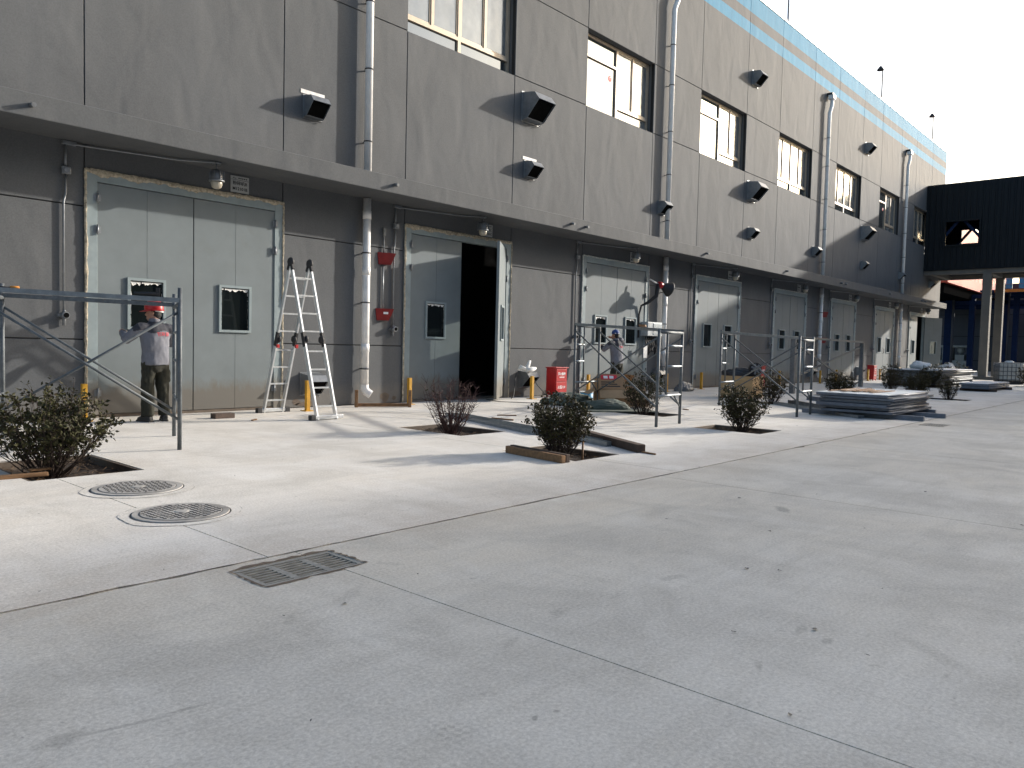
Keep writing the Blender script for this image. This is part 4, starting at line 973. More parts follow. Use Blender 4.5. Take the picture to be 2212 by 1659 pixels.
legs = lambda sp, ty: {-1: [(-.095, 0, .86), (-.11, .02, .47), (-sp, -.02, .10), (-sp-.05, .16, .03)], 1: [(.095, 0, .86), (.115, .02, .47), (sp, -.02, .10), (sp+.06, ty, .03)]}
p1 = {'arm': {-1: [(-.215, .02, 1.39), (-.36, .16, 1.21), (-.29, .42, 1.32), (-.25, .58, 1.36)], 1: [(.215, .02, 1.39), (.33, .17, 1.17), (.10, .42, 1.26), (.02, .56, 1.32)]}, 'leg': legs(.125, .16), 'head': math.radians(48), 'lean': .03, 'text': '荣尼环保'}
person('worker in red helmet and grey jacket with red lettering, back turned at the door', (5.06, 11.66, 0), math.radians(2), p1, 'helmet')
p2 = {'arm': {-1: [(-.21, .03, 1.40), (-.33, .20, 1.22), (-.16, .42, 1.30), (-.08, .55, 1.34)], 1: [(.21, .05, 1.42), (.38, .20, 1.50), (.20, .40, 1.56), (.10, .50, 1.6)]}, 'leg': legs(.11, .15), 'head': math.radians(10), 'lean': .06, 'text': '荣尼环保', 'sleeves': True}
person('worker in blue cap and grey jacket with arms raised behind the rusty scaffold', (17.75, 12.0, 0), math.radians(-8), p2, 'cap')

# ------------------------------------------------------------------ shrubs
def shrub_meshes(seed, h, rad, nst, nleaf, bare=False, ls=.036, leafm='leaf', flat=.48):
    rr = random.Random(seed); st = MB(); lf = MB(); tips = []
    for i in range(nst):
        a = rr.uniform(0, 6.283); ro = math.sqrt(rr.random()); r1 = rad*ro*.98
        zt = h*(flat+(1-flat)*math.sqrt(max(0, 1-ro*ro)))*rr.uniform(.66, 1.10) if not bare else h*rr.uniform(.55, 1.0)
        p0 = Vector((rr.uniform(-.05, .05), rr.uniform(-.05, .05), -.12)); top = Vector((r1*math.cos(a), r1*math.sin(a), zt))
        mid = p0.lerp(top, .5)+Vector((math.cos(a)*rad*.14*ro, math.sin(a)*rad*.14*ro, -h*.08*ro)); pts = []
        for q in range(6):
            f = q/5; p = p0*(1-f)**2+mid*2*f*(1-f)+top*f*f; pts.append(p+Vector((rr.uniform(-1, 1), rr.uniform(-1, 1), rr.uniform(-1, 1)))*.012*(0 < q))
        r0 = rr.uniform(.004, .0075); st.tube(pts, [r0*(1-.65*q/5) for q in range(6)], 5, cap=False)
        for q in range(2, 6):
            for w in range(3):
                d = (Vector((rr.uniform(-1, 1), rr.uniform(-1, 1), rr.uniform(.0, 1.2)))+(Vector((pts[q].x, pts[q].y, 0)).normalized()*.5 if not bare else Vector())).normalized(); L = rr.uniform(.06, .15)*(1.2 if bare else 1); e = pts[q]+d*L
                st.tube([pts[q], pts[q]+d*L*.5+Vector((0, 0, .006)), e], [.0028, .0022, .0012], 4, cap=False); tips.append((pts[q], e))
    cnt = 0
    while cnt < nleaf:
        a, e = rr.choice(tips); c = a.lerp(e, rr.uniform(.15, 1.12))+Vector((rr.gauss(0, .014), rr.gauss(0, .014), rr.gauss(0, .012)))
        if c.z < h*.16 or (c.z < h*.30 and rr.random() < .7): continue
        if c.z < h*.45 and rr.random() < .3: continue
        d = Vector((rr.gauss(0, 1), rr.gauss(0, 1), rr.gauss(.35, .8))).normalized(); s = d.orthogonal().normalized(); s.rotate(Matrix.Rotation(rr.uniform(0, 6.28), 3, d)); nrm = d.cross(s)
        L = ls*rr.uniform(.6, 1.25); w = L*.27; k = nrm*L*.10
        b0 = c; m = c+d*L*.5; t = c+d*L
        i0 = lf.vert(b0); i1 = lf.vert(m+s*w+k); i2 = lf.vert(t); i3 = lf.vert(m-s*w+k); lf.face((i0, i1, i2)); lf.face((i0, i2, i3)); cnt += 1
    return st.mesh('stems', M['twig' if bare else 'stem']), lf.mesh('foliage', M[leafm])
def shrub(loc, h, rad, label, seed, nst=46, nleaf=1500, bare=False, meshes=None, rz=0, sc=1, ls=.036):
    o = thing('shrub', label, 'shrub', loc, rz, 'shrubs in the walkway pits')
    st, lf = meshes or shrub_meshes(seed, h, rad, nst, nleaf, bare, ls)
    for me, nm in ((st, 'stems'), (lf, 'foliage')):
        if len(me.polygons): inst_me(me, nm, o, scale=(sc, sc, sc) if sc != 1 else None)
    return (st, lf)
shrub((2.47, 7.92, 0), .68, .52, 'large shrub with dark leaves and many low stems in the pit beside the manhole covers', 1, 95, 4300, ls=.047)
shrub((7.72, 8.05, 0), .72, .40, 'leafless shrub of thin reddish twigs before the half-open door', 2, 60, 40, bare=True)
shrub((7.14, 5.60, 0), .64, .36, 'round dense dark-leaved shrub behind a short timber', 3, 75, 4600, ls=.040)
m4 = shrub((13.05, 8.15, 0), .74, .40, 'open leafy shrub between the cardboard boxes and the rusty scaffold post', 4, 50, 2000, ls=.042)
m5 = shrub((11.86, 5.54, 0), .62, .42, 'broad brown-leaved shrub in front of the plywood crate', 5, 64, 3600, ls=.042)
shrub((18.55, 7.95, 0), .68, .42, 'shrub at the right side of the plywood crate', 6, meshes=m4, rz=2.1)
shrub((24.0, 8.15, 0), .62, .50, 'shrub behind the near end of the blue-grey panel stack', 7, meshes=m5, rz=1.0, sc=1.0)
shrub((29.3, 8.2, 0), .7, .5, 'shrub standing nearest the yellow posts beyond the panel stack', 8, meshes=m4, rz=4, sc=1.15)
shrub((26.0, 6.55, 0), .7, .5, 'bushy shrub directly behind the white top of the panel stack', 9, meshes=m5, rz=3, sc=1.05)
shrub((25.55, 5.55, 0), .6, .5, 'low shrub with visible stems in the pit at the edge of the bridge shadow', 10, meshes=m4, rz=.6, sc=.85)
shrub((34.6, 8.2, 0), .7, .5, 'dark shrub in front of the large far panel stack', 11, meshes=m5, rz=5, sc=1.2)
shrub((40.7, 5.75, 0), .7, .5, 'dark shrub in front of the caged white tank', 12, meshes=m4, rz=2, sc=1.15)
shrub((44.0, 9.6, 0), 1, .6, 'wide green shrub at the foot of the bridge column', 13, meshes=shrub_meshes(44, .95, .95, 50, 1500, ls=.07, leafm='shrubfar'))

# ------------------------------------------------------------------ cardboard boxes, canvas, crate
def carton(label, loc, rz, w, d, h, flaps, tilt=0, printed=False):
    o = thing('cardboard_box', label, 'cardboard box', loc, rz, 'torn cardboard boxes under the rusty scaffold'); o.rotation_euler = (tilt, 0, rz); t = .008
    b = MB(); b.box(0, w, 0, d, 0, t); b.box(0, w, 0, t, t, h); b.box(0, w, d-t, d, t, h); b.box(0, t, t, d-t, t, h); b.box(w-t, w, t, d-t, t, h); b.build('carton', M['card'], o)
    for i, (side, a) in enumerate(flaps):
        L = (d if side in 'FB' else w)*.42; q = MB()
        if side == 'F': q.box(0, w, 0, .006, 0, L); f = q.build('flap', M['cardl'], o); f.location = (0, 0, h); f.rotation_euler = (a, 0, 0)
        if side == 'B': q.box(0, w, -.006, 0, 0, L); f = q.build('flap', M['cardl'], o); f.location = (0, d, h); f.rotation_euler = (-a, 0, 0)
        if side == 'L': q.box(0, .006, 0, d, 0, L); f = q.build('flap', M['cardl'], o); f.location = (0, 0, h); f.rotation_euler = (0, -a, 0)
        if side == 'R': q.box(-.006, 0, 0, d, 0, L); f = q.build('flap', M['card'], o); f.location = (w, 0, h); f.rotation_euler = (0, a, 0)
    if printed:
        MB().box(.06, w*.72, -.004, -.001, h*.62, h*.93).build('red_print', M['redink'], o)
        for q in range(2): MB().box(.12+q*.13, .21+q*.13, -.006, -.0045, h*.68, h*.86).build('white_print', M['white'], o)
        for q in range(3): MB().box(.05, w*(.6+.1*q), -.004, -.001, h*(.42-.14*q), h*(.48-.14*q)).build('dark_print', M['ink'], o)
    return o
carton('open cardboard box with hanging flaps at the bottom of the heap', (13.42, 9.50, .03), math.radians(-40), .62, .5, .36, [('F', 2.6), ('R', 2.2), ('L', 2.0)])
carton('cardboard box with red and white print tipped on top of the heap', (13.40, 9.48, .40), math.radians(-38), .58, .42, .36, [('R', 1.7), ('B', .6)], math.radians(-30), True)
carton('torn light brown cardboard box leaning at the right of the heap', (13.90, 9.08, .03), math.radians(-48), .44, .4, .26, [('F', 2.3), ('R', 2.0), ('B', .5)])
def lump(name, label, cat, loc, size, rz, seed, m, amp=.25, flat=.5):
    bm = bmesh.new(); bmesh.ops.create_icosphere(bm, subdivisions=5, radius=1)
    for v in bm.verts:
        c = v.co.copy(); k = 1+amp*noise.noise(c*1.3+Vector((seed, 0, 0)))+amp*.45*abs(noise.noise(c*3.7+Vector((0, seed, 0))))-amp*.3*abs(noise.noise(c*7+Vector((0, 0, seed))))
        v.co = Vector((c.x*k*size[0], c.y*k*size[1], max(-.0, (c.z+flat)*k/(1+flat))*size[2]))
    me = bpy.data.meshes.new(name); bm.to_mesh(me); bm.free(); me.materials.append(m)
    for p in me.polygons: p.use_smooth = True
    o = bpy.data.objects.new(name, me); COL.objects.link(o); o.location = loc; o.rotation_euler = (0, 0, rz); return tag(o, label, cat)
lump('canvas_bag', 'green canvas bag slumped in front of the cardboard boxes', 'canvas bag', (13.02, 9.05, 0), (.50, .20, .22), math.radians(-42), 3, M['tarp'])
lump('canvas_sheet', 'green canvas sheet heaped behind the round leafy shrub', 'canvas sheet', (13.35, 10.3, 0), (.5, .26, .25), math.radians(-35), 8, M['tarp'], .35)
tag(MB().box(-.75, .75, -.35, .35, 0, .022).build('ground_sheet', M['tarp']), 'flat green canvas sheet under the cardboard boxes', 'canvas sheet').location = (13.0, 8.75, 0)
bpy.data.objects['ground_sheet'].rotation_euler = (0, 0, math.radians(-38))
o = thing('paint_bucket', 'blue tin bucket with a white rim behind the canvas bag', 'bucket', (14.2, 10.4, 0)); MB().lathe((0, 0, 0), [(.13, 0), (.15, .25)], 18).build('pail', M['blue'], o); MB().lathe((0, 0, .25), [(.16, 0), (.16, .02)], 18).build('rim', M['film'], o)
lump('trash_heap', 'low heap of dark bags at the wall under the electrical box', 'bag', (21.3, 11.9, 0), (.45, .25, .26), .2, 12, M['galvdark'], .4)

o = thing('plywood_crate', 'open plywood crate full of black sheeting between the shrubs', 'crate', (19.5, 8.87, 0), math.radians(2)); w, d, h = .72, .9, .60
MB().box(0, w, 0, .02, .06, h).build('side_panel', M['ply'], o); MB().box(0, w, d-.02, d, .06, h).build('side_panel', M['ply'], o); MB().box(0, .02, .022, d-.022, .06, h).build('end_panel', M['ply'], o); MB().box(w-.02, w, .022, d-.022, .06, h).build('end_panel', M['ply'], o)
MB().box(.03, w-.03, .03, d-.03, .06, .5).build('packing', M['bag'], o)
for x in (.03, w-.13): MB().box(x, x+.1, .0, d, 0, .058).build('skid', M['wood'], o)
lump('black_sheeting', 'crumpled black plastic sheeting spilling over the plywood crate', 'sheeting', (19.86, 9.38, .52), (.36, .50, .26), .05, 21, M['bag'], .3)
o = thing('fan_unit', 'round dark fan on top of the black sheeting', 'fan', (19.78, 8.98, .63), math.radians(-40)); MB().lathe((0, 0, .17), [(.16, 0), (.17, .12)], 22, 'Y').build('housing', M['black'], o)
b = MB(); b.lathe((0, -.122, .17), [(.05, 0), (.05, .02)], 14, 'Y')
for q in range(7): a = q*.8976; b.bar((.05*math.cos(a), -.132, .17+.05*math.sin(a)), (.145*math.cos(a), -.132, .17+.145*math.sin(a)), .05, .006, (0, 1, 0))
b.build('blades', M['galv'], o)
tag(MB().tube([(23.0, 11.2, .03), (27.2, 11.6, .03)], .03, 6).build('timber_batten', M['wood']), 'thin brown batten on the ground behind the plywood crate', 'timber')

rr = random.Random(77)        # site scraps near the work places
for i, (x, y, L, lab) in enumerate(((10.3, 9.3, .35, 'thin wooden offcut before the rusty scaffold'), (14.6, 8.1, .22, 'small wooden offcut right of the torn boxes'), (6.3, 11.0, .18, 'tiny wooden offcut near the folding ladder'), (16.2, 10.4, .4, 'wooden offcut behind the torn boxes'))):
    o = MB().box(-L/2, L/2, -.02, .02, 0, .018).build('wood_offcut', M['wood'], bevel=.003); o.location = (x, y, 0); o.rotation_euler = (0, 0, rr.uniform(0, 3)); tag(o, lab, 'offcut')
o = thing('extension_lead', 'thin black lead lying on the walkway from the half-open door to the rusty scaffold', 'cable', (13.0, 12.2, 0))
MB().tube([(0, .2, .008), (-.3, -.5, .008), (.1, -1.2, .008), (.9, -1.5, .008), (.5, -2.2, .008), (.2, -2.7, .008), (1.2, -2.5, .008), (3.2, -1.2, .008), (4.6, -.4, .008)], .007, 6).build('lead', M['black'], o)
lump('paper_scrap', 'crumpled white paper on the walkway near the rusty scaffold', 'paper', (12.1, 8.9, 0), (.07, .05, .05), .4, 55, M['paper'], .5)

# ------------------------------------------------------------------ stacked insulated panels
def panel_stack(x0, y0, w, d, n, th, label_list, group, z0=.10, rz=0, seed=1, top='panel_t', side='panel_s'):
    rr = random.Random(seed); z = z0
    for i in range(n):
        a = (rr.uniform(-.10, .10), rr.uniform(-.06, .06), rr.uniform(-.01, .01)); t = th*rr.uniform(.8, 1.2)
        ww, dd = w*rr.uniform(.96, 1.0), d*rr.uniform(.95, 1.0)
        o = thing('insulated_panel', label_list[min(i, len(label_list)-1)] if i < n-1 else label_list[-1], 'panel', (x0+w/2+a[0], y0+d/2+a[1], z), rz+a[2], group)
        MB().box(-ww/2, ww/2, -dd/2, dd/2, 0, t*.16).build('bottom_skin', M[side], o); MB().box(-ww/2, ww/2, -dd/2, dd/2, t*.80, t).build('top_skin', [M[top] if i == n-1 else M[side]], o)
        b = MB()      # tongue edge: rounded core, set back a little
        for s, e in ((-1, dd/2), (1, dd/2)):
            b.tube([(-ww/2+.01, s*(e-.018), t*.48), (ww/2-.01, s*(e-.018), t*.48)], t*.30, 8)
        b.box(-ww/2+.012, ww/2-.012, -dd/2+.02, dd/2-.02, t*.162, t*.798); b.build('core', M[side], o)
        z += t+rr.uniform(.004, .020)
    return z
ORD = ['lowest', 'second from bottom', 'third from bottom', 'fourth from bottom', 'fifth from bottom', 'sixth from bottom', 'seventh from bottom', 'eighth from bottom']
labs = ['insulated panel, %s of the blue-grey stack by the small drain grate' % q for q in ORD]
n1 = 6
zt = panel_stack(16.0, 4.45, 3.0, 1.42, n1, .052, labs[:n1-1]+['insulated metal panel with white face, top of the blue-grey stack by the small drain grate'], 'panels stacked by the small drain grate', .10, .0, 4)
def bearer(x, y0, y1, label, m='panel_s', z0=0, h=.09, w=.09):
    tag(MB().box(x-w/2, x+w/2, y0, y1, z0, z0+h).build('bearer', M[m], bevel=.004), label, 'bearer', 'bearers and bars about the panel stack')
for x, a, c, l in ((16.35, 3.95, 6.3, 'dark bearer under the sunless corner of the blue-grey stack'), (17.55, 3.85, 6.1, 'grey steel bearer sticking out under the middle of the blue-grey stack'), (18.7, 4.3, 6.2, 'steel bearer under the far end of the blue-grey stack')): bearer(x, a, c, l)
rr = random.Random(9)
for i in range(9):
    x = 16.15+rr.uniform(0, .5); y = 4.95+i*.095; L = rr.uniform(.9, 2.0)
    o = MB().box(0, L, -.035, .035, 0, .012).build('rusty_strip', M['rusty']); o.location = (x, y, zt+.002+.0125*(i % 2)); o.rotation_euler = (0, 0, rr.uniform(-.06, .06)); tag(o, 'rusty brown metal strip lying on top of the blue-grey panel stack', 'metal strip', 'rusty strips on the panel stack')
def profile(p, q, label, z=.0, w=.075, h=.06, m='steel_light', cat='steel channel'):
    p = Vector((*p, z)); q = Vector((*q, z)); L = (q-p).length; o = thing('steel_channel', label, cat, p, math.atan2(q.y-p.y, q.x-p.x), 'long metal profiles on the walkway'); t = .006
    MB().box(0, L, -w/2, w/2, 0, t).build('web', M[m], o); MB().box(0, L, -w/2, -w/2+t, t, h).build('flange', M[m], o); MB().box(0, L, w/2-t, w/2, t, h).build('flange', M[m], o); MB().box(0, L, -.004, .004, t, h*.5).build('rib', M[m], o)
profile((9.42, 9.75), (8.16, 5.60), 'pale metal channel running from the bare shrub to the round leafy shrub, inner one'); profile((9.52, 9.70), (8.28, 5.62), 'pale metal channel running from the bare shrub to the round leafy shrub, outer one')
profile((9.40, 9.9), (8.40, 7.0), 'short metal channel lying beside the bare shrub')
profile((18.2, 7.70), (15.77, 4.95), 'pale metal channel ending in front of the blue-grey panel stack'); profile((18.35, 7.72), (15.9, 4.95), 'second pale metal channel ending in front of the blue-grey panel stack')
profile((18.9, 7.6), (17.0, 5.7), 'dark metal channel running under the blue-grey panel stack', m='galvdark', w=.12, h=.09); profile((20.9, 7.9), (19.6, 6.2), 'blue-grey metal channel behind the panel stack', m='panel_s', w=.13, h=.1)
def beam(p, q, w, h, label, m, z=0):
    p = Vector((*p, 0)); q = Vector((*q, 0)); L = (q-p).length; o = MB().box(0, L, -w/2, w/2, 0, h).build('timber_beam', M[m], bevel=.008); o.location = p+Vector((0, 0, z)); o.rotation_euler = (0, 0, math.atan2(q.y-p.y, q.x-p.x)); return tag(o, label, 'timber')
beam((8.75, 6.4), (8.0, 5.02), .12, .10, 'dark heavy timber lying beside the round leafy shrub', 'wood_dark')
beam((6.80, 6.05), (6.66, 5.1), .06, .09, 'squared timber along the edge of the round shrub pit, darker one', 'wood_dark'); beam((6.72, 6.05), (6.58, 5.1), .06, .085, 'squared timber along the edge of the round shrub pit, lighter outer one', 'wood')
beam((9.66, 9.07), (9.70, 8.61), .035, .025, 'small stick on the walkway behind the metal channels', 'wood'); beam((8.02, 5.05), (7.97, 4.80), .03, .02, 'small stick poking out from the dark heavy timber', 'wood')
beam((1.6, 7.72), (2.36, 7.62), .06, .035, 'thin timber plank across the corner of the large shrub pit', 'wood', .0); beam((2.24, 7.73), (2.42, 7.74), .05, .02, 'stub of wood lying on the plank in the large shrub pit', 'wood', .037)
b = MB(); rr = random.Random(4); b.poly([(2.83+.10*math.cos(i*.7)*rr.uniform(.5, 1.2), 7.62+.07*math.sin(i*.7)*rr.uniform(.5, 1.2), -.085+.02*rr.random()) for i in range(9)]); tag(b.build('plastic_scrap', M['film']), 'pale blue plastic scrap in the corner of the large shrub pit', 'scrap')
tag(MB().tube([(7.23, 5.33, -.12), (7.235, 5.33, .16)], .012, 6).build('wooden_peg', M['wood']), 'short wooden peg standing in the round shrub pit', 'peg')

# far stacks, tank and odds
labs = ['grey panel, %s of the tall far stack before the last doors' % q for q in ORD]
zt = panel_stack(34.5, 8.0, 7.2, 1.9, 9, .055, labs[:8]+['white panel on top of the tall far stack before the last doors'], 'panels in the tall far stack', .10, 0, 11, side='galvdark')
panel_stack(32.5, 5.75, 4.2, .95, 3, .06, ['dark panel at the bottom of the low sunlit stack', 'dark panel in the middle of the low sunlit stack', 'white panel on top of the low sunlit stack'], 'panels in the low far stack', .10, 0, 12, side='panel_s')
for x, l in ((33.0, 'bearer under the near end of the low sunlit stack'), (36.0, 'bearer under the far end of the low sunlit stack')): bearer(x, 5.6, 6.8, l, 'wood_dark', 0, .098)
for x, l in ((35.2, 'bearer under the near end of the tall far stack'), (40.6, 'bearer under the far end of the tall far stack')): bearer(x, 7.9, 10.0, l, 'wood_dark', 0, .098)
lump('cement_bag', 'pale bag lying on the tall far panel stack', 'bag', (37.0, 9.2, zt), (.7, .4, .3), .3, 31, M['paper'], .25)
tag(MB().box(-.8, .8, -.3, .3, 0, .35).build('concrete_block', M['concol'], bevel=.02), 'long concrete block at the wall before the last door', 'block').location = (46.5, 11.6, 0)
lump('rubble_sack', 'white sack on the ground before the open last door', 'sack', (47.8, 10.6, 0), (.7, .5, .8), .3, 33, M['paper'], .35)

def tote(loc, rz):
    o = thing('caged_tank', 'white plastic liquid tank in a metal cage beside the bridge columns', 'tank', loc, rz)
    MB().box(-.58, .58, -.5, .5, .16, 1.04).build('bottle', M['tank'], o, bevel=.08); MB().lathe((0, 0, 1.04), [(.2, 0), (.2, .05), (.12, .09)], 16).build('lid', M['paper'], o)
    MB().box(-.6, .6, -.52, .52, .10, .155).build('pallet_deck', M['black'], o)
    for x in (-.52, 0, .52): MB().box(x-.06, x+.06, -.5, .5, 0, .098).build('pallet_foot', M['black'], o)
    for z in (.22, .42, .62, .82, 1.02):
        for s in (-1, 1): MB().tube([(-.61, s*.53, z), (.61, s*.53, z)], .014, 6).tube([(s*.61, -.53, z), (s*.61, .53, z)], .014, 6).build('cage_bar', M['galvdark'], o)
    for i in range(7):
        x = -.6+i*.2
        for s in (-1, 1): MB().tube([(x, s*.545, .16), (x, s*.545, 1.04)], .014, 6).build('cage_bar', M['galvdark'], o)
        y = -.52+i*.173
        for s in (-1, 1): MB().tube([(s*.625, y, .16), (s*.625, y, 1.04)], .014, 6).build('cage_bar', M['galvdark'], o)
tote((44.2, 7.05, 0), math.radians(20))

# ------------------------------------------------------------------ enclosed bridge across the yard
br = thing('enclosed_bridge', 'black corrugated enclosed bridge on concrete columns joining the workshop', 'bridge', (50.5, 0, 0))
BZ0, BZ1, BY0, BY1, BW = 6.3, 11.17, -10.0, 12.63, 4.1
def clad(x, hole, name):
    """vertical trapezoid ribs along y, at local x, with a window opening"""
    p = .30; prof = []; y = BY1
    while y > BY0: prof += [(y, 0), (y-.18, 0), (y-.21, .035), (y-.27, .035)]; y -= p
    prof.append((BY0, 0)); sgn = -1 if x == 0 else 1
    def sheet(ya, yb, z0, z1):
        b = MB(); pts = [(min(max(a, yb), ya), d) for a, d in prof if yb-.31 <= a <= ya+.31]
        out = []
        for q in pts:
            if not out or abs(out[-1][0]-q[0]) > 1e-6: out.append(q)
        for (a, d), (c, e) in zip(out[:-1], out[1:]): b.poly([(x+sgn*d, a, z0), (x+sgn*e, c, z0), (x+sgn*e, c, z1), (x+sgn*d, a, z1)])
        o = b.build(name, M['cladding'], br); m = o.modifiers.new('t', 'SOLIDIFY'); m.thickness = .006
    hy0, hy1, hz0, hz1 = hole
    sheet(BY1, hy1, BZ0, BZ1); sheet(hy1, hy0, BZ0, hz0); sheet(hy1, hy0, hz1, BZ1); sheet(hy0, BY0, BZ0, BZ1)
    b = MB(); e = .09
    for q in ((hy0-e, hy1+e, hz0-e, hz0), (hy0-e, hy1+e, hz1, hz1+e), (hy0-e, hy0, hz0, hz1), (hy1, hy1+e, hz0, hz1)): b.box(x-.09, x+.09, q[0], q[1], q[2], q[3])
    b.build('window_frame', M['cladding'], br)
clad(0, (9.85, 11.55, 7.72, 9.05), 'near_cladding'); clad(BW, (10.68, 11.58, 8.28, 9.12), 'far_cladding')
MB().box(0, BW, BY0, BY1, BZ1+.003, BZ1+.10).build('roof', M['cladding'], br); MB().box(-.05, BW+.05, BY0, BY1, BZ0-.02, BZ0-.003).build('soffit', M['cladding'], br)
MB().box(.05, BW-.05, BY0, BY1, 7.2, 7.3).build('floor', M['navy'], br)
for x in (.05, BW-.35): MB().box(x, x+.3, BY0, BY1, BZ0-.26, BZ0-.023).build('edge_beam', M['concol'], br)
for y in (9.2, .8, -7.6): MB().box(.353, BW-.353, y, y+.35, BZ0-.26, BZ0-.023).build('cross_beam', M['concol'], br)
MB().box(.353, BW-.353, 12.0, 12.3, BZ0-.26, BZ0-.023).build('cross_beam', M['concol'], br)
for x in (-.0, BW-.42):
    for y in (9.35, .95, -7.45): MB().box(x-.02, x+.42, y-.21, y+.21, 0, BZ0-.263).build('column', M['concol'], br, bevel=.015)
for x in (.3, BW-.3):
    y = BY1-.2
    while y > BY0+2:
        MB().bar((x, y, 7.35), (x, y-1.6, 9.3), .12, .14).build('truss_brace', M['navy'], br); MB().bar((x+.02, y-3.2, 7.35), (x+.02, y-1.6, 9.3), .12, .14).build('truss_brace', M['navy'], br); y -= 3.2
tag(MB().box(50.3, 51.1, 8.6, 10.2, 0, .18).build('footing_kerb', M['concol'], bevel=.02), 'low concrete kerb round the foot of the front bridge column', 'kerb')

# ------------------------------------------------------------------ beyond the bridge
fb = thing('far_grey_building', 'grey panelled building seen under the bridge', 'building', (82, 0, 0))
for z0, z1 in ((0, .95), (.95, 3.2), (3.2, 5.2), (5.2, 8.0)):
    for y in range(-2, 34, 6): MB().box(0, .2, y+.02, y+5.98, z0+.02, z1-.02).build('wall_panel', M['farwall'], fb)
MB().box(.21, 20, -2, 34, 0, 8.0).build('core', M['dark'], fb)
pr = thing('pipe_rack', 'dark blue steel pipe rack standing under and behind the bridge', 'pipe rack', (72, 0, 0))
for y, w in ((15.9, .55), (14.25, .40), (12.0, .50), (11.2, .36), (8.0, .5)): MB().box(-w/2, w/2, y-w/2, y+w/2, 0, 6.2).build('column', M['navy'], pr)
for y, w in ((15.55, .10), (11.66, .07)): MB().tube([(-.3, y, 0), (-.3, y, 7.5)], w, 10).build('riser_pipe', M['farwall'], pr)
for z in (5.55, 6.05): MB().box(-.25, .25, 6, 20, z, z+.28).build('beam', M['navy'], pr)
MB().box(-2.5, 6, 6, 13.3, 6.36, 6.5).build('deck', M['navy'], pr); MB().box(-2.58, -2.51, 6, 12.3, 6.3, 6.52).build('toe_board', M['orange'], pr)
for y in (11.7, 10.85, 10.0): MB().box(-2.3, -2.2, y-.5, y-.08, 6.6, 7.9).build('blue_panel', M['blue'], pr)
for z in (6.9, 7.3, 7.7): MB().tube([(-2.5, 6, z), (-2.5, 12.3, z)], .02, 6).build('rail', M['galv'], pr)
for x, y in ((5, 13.8), (8, 16)): MB().box(x, x+.3, 8, 18, 5.6, 5.9).build('beam', M['navy'], pr)
rb = thing('red_clad_block', 'sunlit coral red cladding band with faded white lettering behind the bridge', 'building', (62.5, 14.0, 0))
MB().box(0, 22.4, 0, 6, 6.62, 11.2).build('red_band', M['coral'], rb); MB().box(.3, 22, .3, 5.7, 5.9, 6.6).build('lower_beam', M['dark'], rb)
for x in (.5, 21): MB().box(x, x+.5, 1, 1.5, 0, 5.9).build('column', M['navy'], rb)
fade = mat('faded_white', (.52, .17, .13), .7)
rr = random.Random(3)
for i in range(16):
    x = .8+i*1.32; MB().box(x, x+rr.uniform(.5, .9), -.012, -.002, 7.25+rr.uniform(0, .1), 7.7).build('lettering_block', fade, rb)
    if i % 2: MB().box(x+.1, x+.9, -.012, -.002, 8.0, 8.1+rr.uniform(.1, .5)).build('lettering_block', fade, rb)
def machine(y, label):
    o = thing('dosing_machine', label, 'machine', (78, y, 0), group='pale machines under the pipe rack')
    MB().box(-.6, .6, -.65, .65, 0, .95).build('base', M['machine'], o, bevel=.05); MB().box(-.45, .55, -.36, .36, .953, 1.45).build('cabinet', M['machine'], o, bevel=.03)
    for s in (-1, 1): MB().box(-.5, .5, s*.62-.05, s*.62+.05, .953, 2.1).build('upright', M['machine'], o)
    MB().box(-.6, .6, -.75, .75, 2.103, 2.28).build('head', M['machine'], o, bevel=.03); MB().lathe((0, 0, 0), [(.12, 1.455), (.3, 1.75), (.34, 2.1)], 16).build('hopper', M['machine'], o)
machine(16.15, 'pale machine with a hopper standing free between two blue columns'); machine(18.1, 'pale machine partly hidden behind the wide blue column')
lump('drum_cover', 'dark covered drum at the foot of a blue column', 'drum', (70.5, 14.0, 0), (.45, .45, .5), 0, 41, M['navy'], .1)

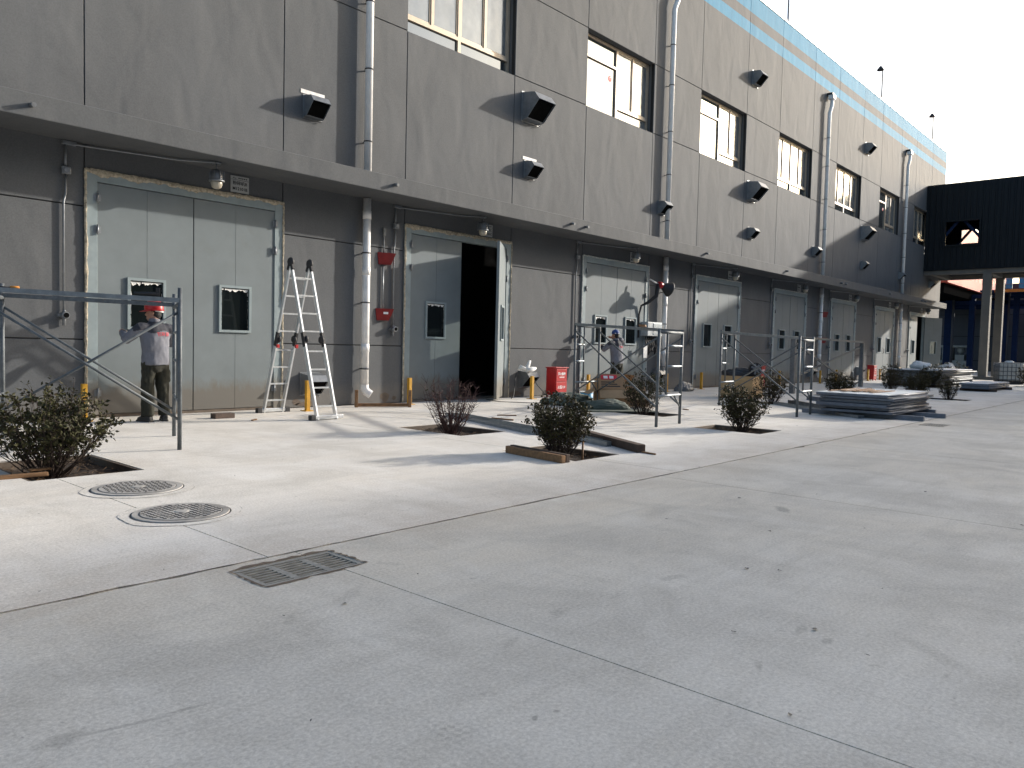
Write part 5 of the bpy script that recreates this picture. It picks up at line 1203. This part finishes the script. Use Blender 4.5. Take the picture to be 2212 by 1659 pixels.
# ------------------------------------------------------------------ building on the other side of the yard (behind the camera): shades the road, mirrored in the windows
fz = thing('facing_building', 'grey workshop across the yard whose shadow covers the road', 'building', (0, -10.3, 0))
HZ = 8.6
MB().box(-45, 170, -12, 0, 0, HZ).build('wall', M['farwall'], fz); MB().box(-45.1, 170.1, -12.1, .1, HZ+.003, HZ+.3).build('roof_edge', M['galvdark'], fz)
z = HZ+.42; q = 0             # unseen roof slats added to half-shade the road, thinning out upwards
while z < 14.6:
    h_ = .16*(.42 if z < 12.4 else .42*max(.08, (14.6-z)/2.2)); MB().box(-45, 170, -.22, -.14, z, z+h_).build('shade_slat', M['galvdark'], fz); z += .16
wm = MB().box(0, 3.2, .003, .06, 0, 2.0).mesh('window', M['wglass']); dm = MB().box(0, 3.2, .003, .06, 0, 3.7).mesh('door', M['door'])
for i in range(32): inst_me(wm, 'window', fz, (-42+i*6.4, 0, 5.6)); inst_me(dm, 'door', fz, (-42+i*6.4, 0, 0))

# ------------------------------------------------------------------ small litter on the paving
b = MB(); rr = random.Random(12)
def chip(x, y, s, z=.004):
    n = rr.randint(5, 8); a0 = rr.uniform(0, 6.28); e = rr.uniform(.35, 1.0); t = rr.uniform(0, 3.14); pts = []
    for i in range(n):
        a = a0+i*6.283/n; r = s*rr.uniform(.5, 1.1); u, v = r*math.cos(a), r*math.sin(a)*e; pts.append((x+u*math.cos(t)-v*math.sin(t), y+u*math.sin(t)+v*math.cos(t), z+rr.uniform(0, .006)))
    b.poly(pts)
for x, y, s in ((5.2, 2.2, .02), (3.5, 1.25, .014), (3.2, 1.5, .016), (5.0, 2.9, .02), (6.2, 2.9, .025), (2.6, 1.0, .012), (3.35, .98, .014), (6.9, 2.5, .012), (4.2, 1.9, .018), (4.3, 1.75, .02), (1.9, 3.05, .012), (2.2, 3.0, .016)): chip(x, y, s)
for i in range(80):
    x = rr.uniform(.5, 14); y = rr.uniform(.3, 11.5)
    if any(p[0]-.05 < x < p[1]+.05 and p[2]-.05 < y < p[3]+.05 for p in PITS): continue
    chip(x, y, abs(rr.gauss(.004, .006))+.003)
tag(b.build('ground_debris', M['coverd']), 'dark chips and specks scattered on the concrete', 'debris', kind='stuff')
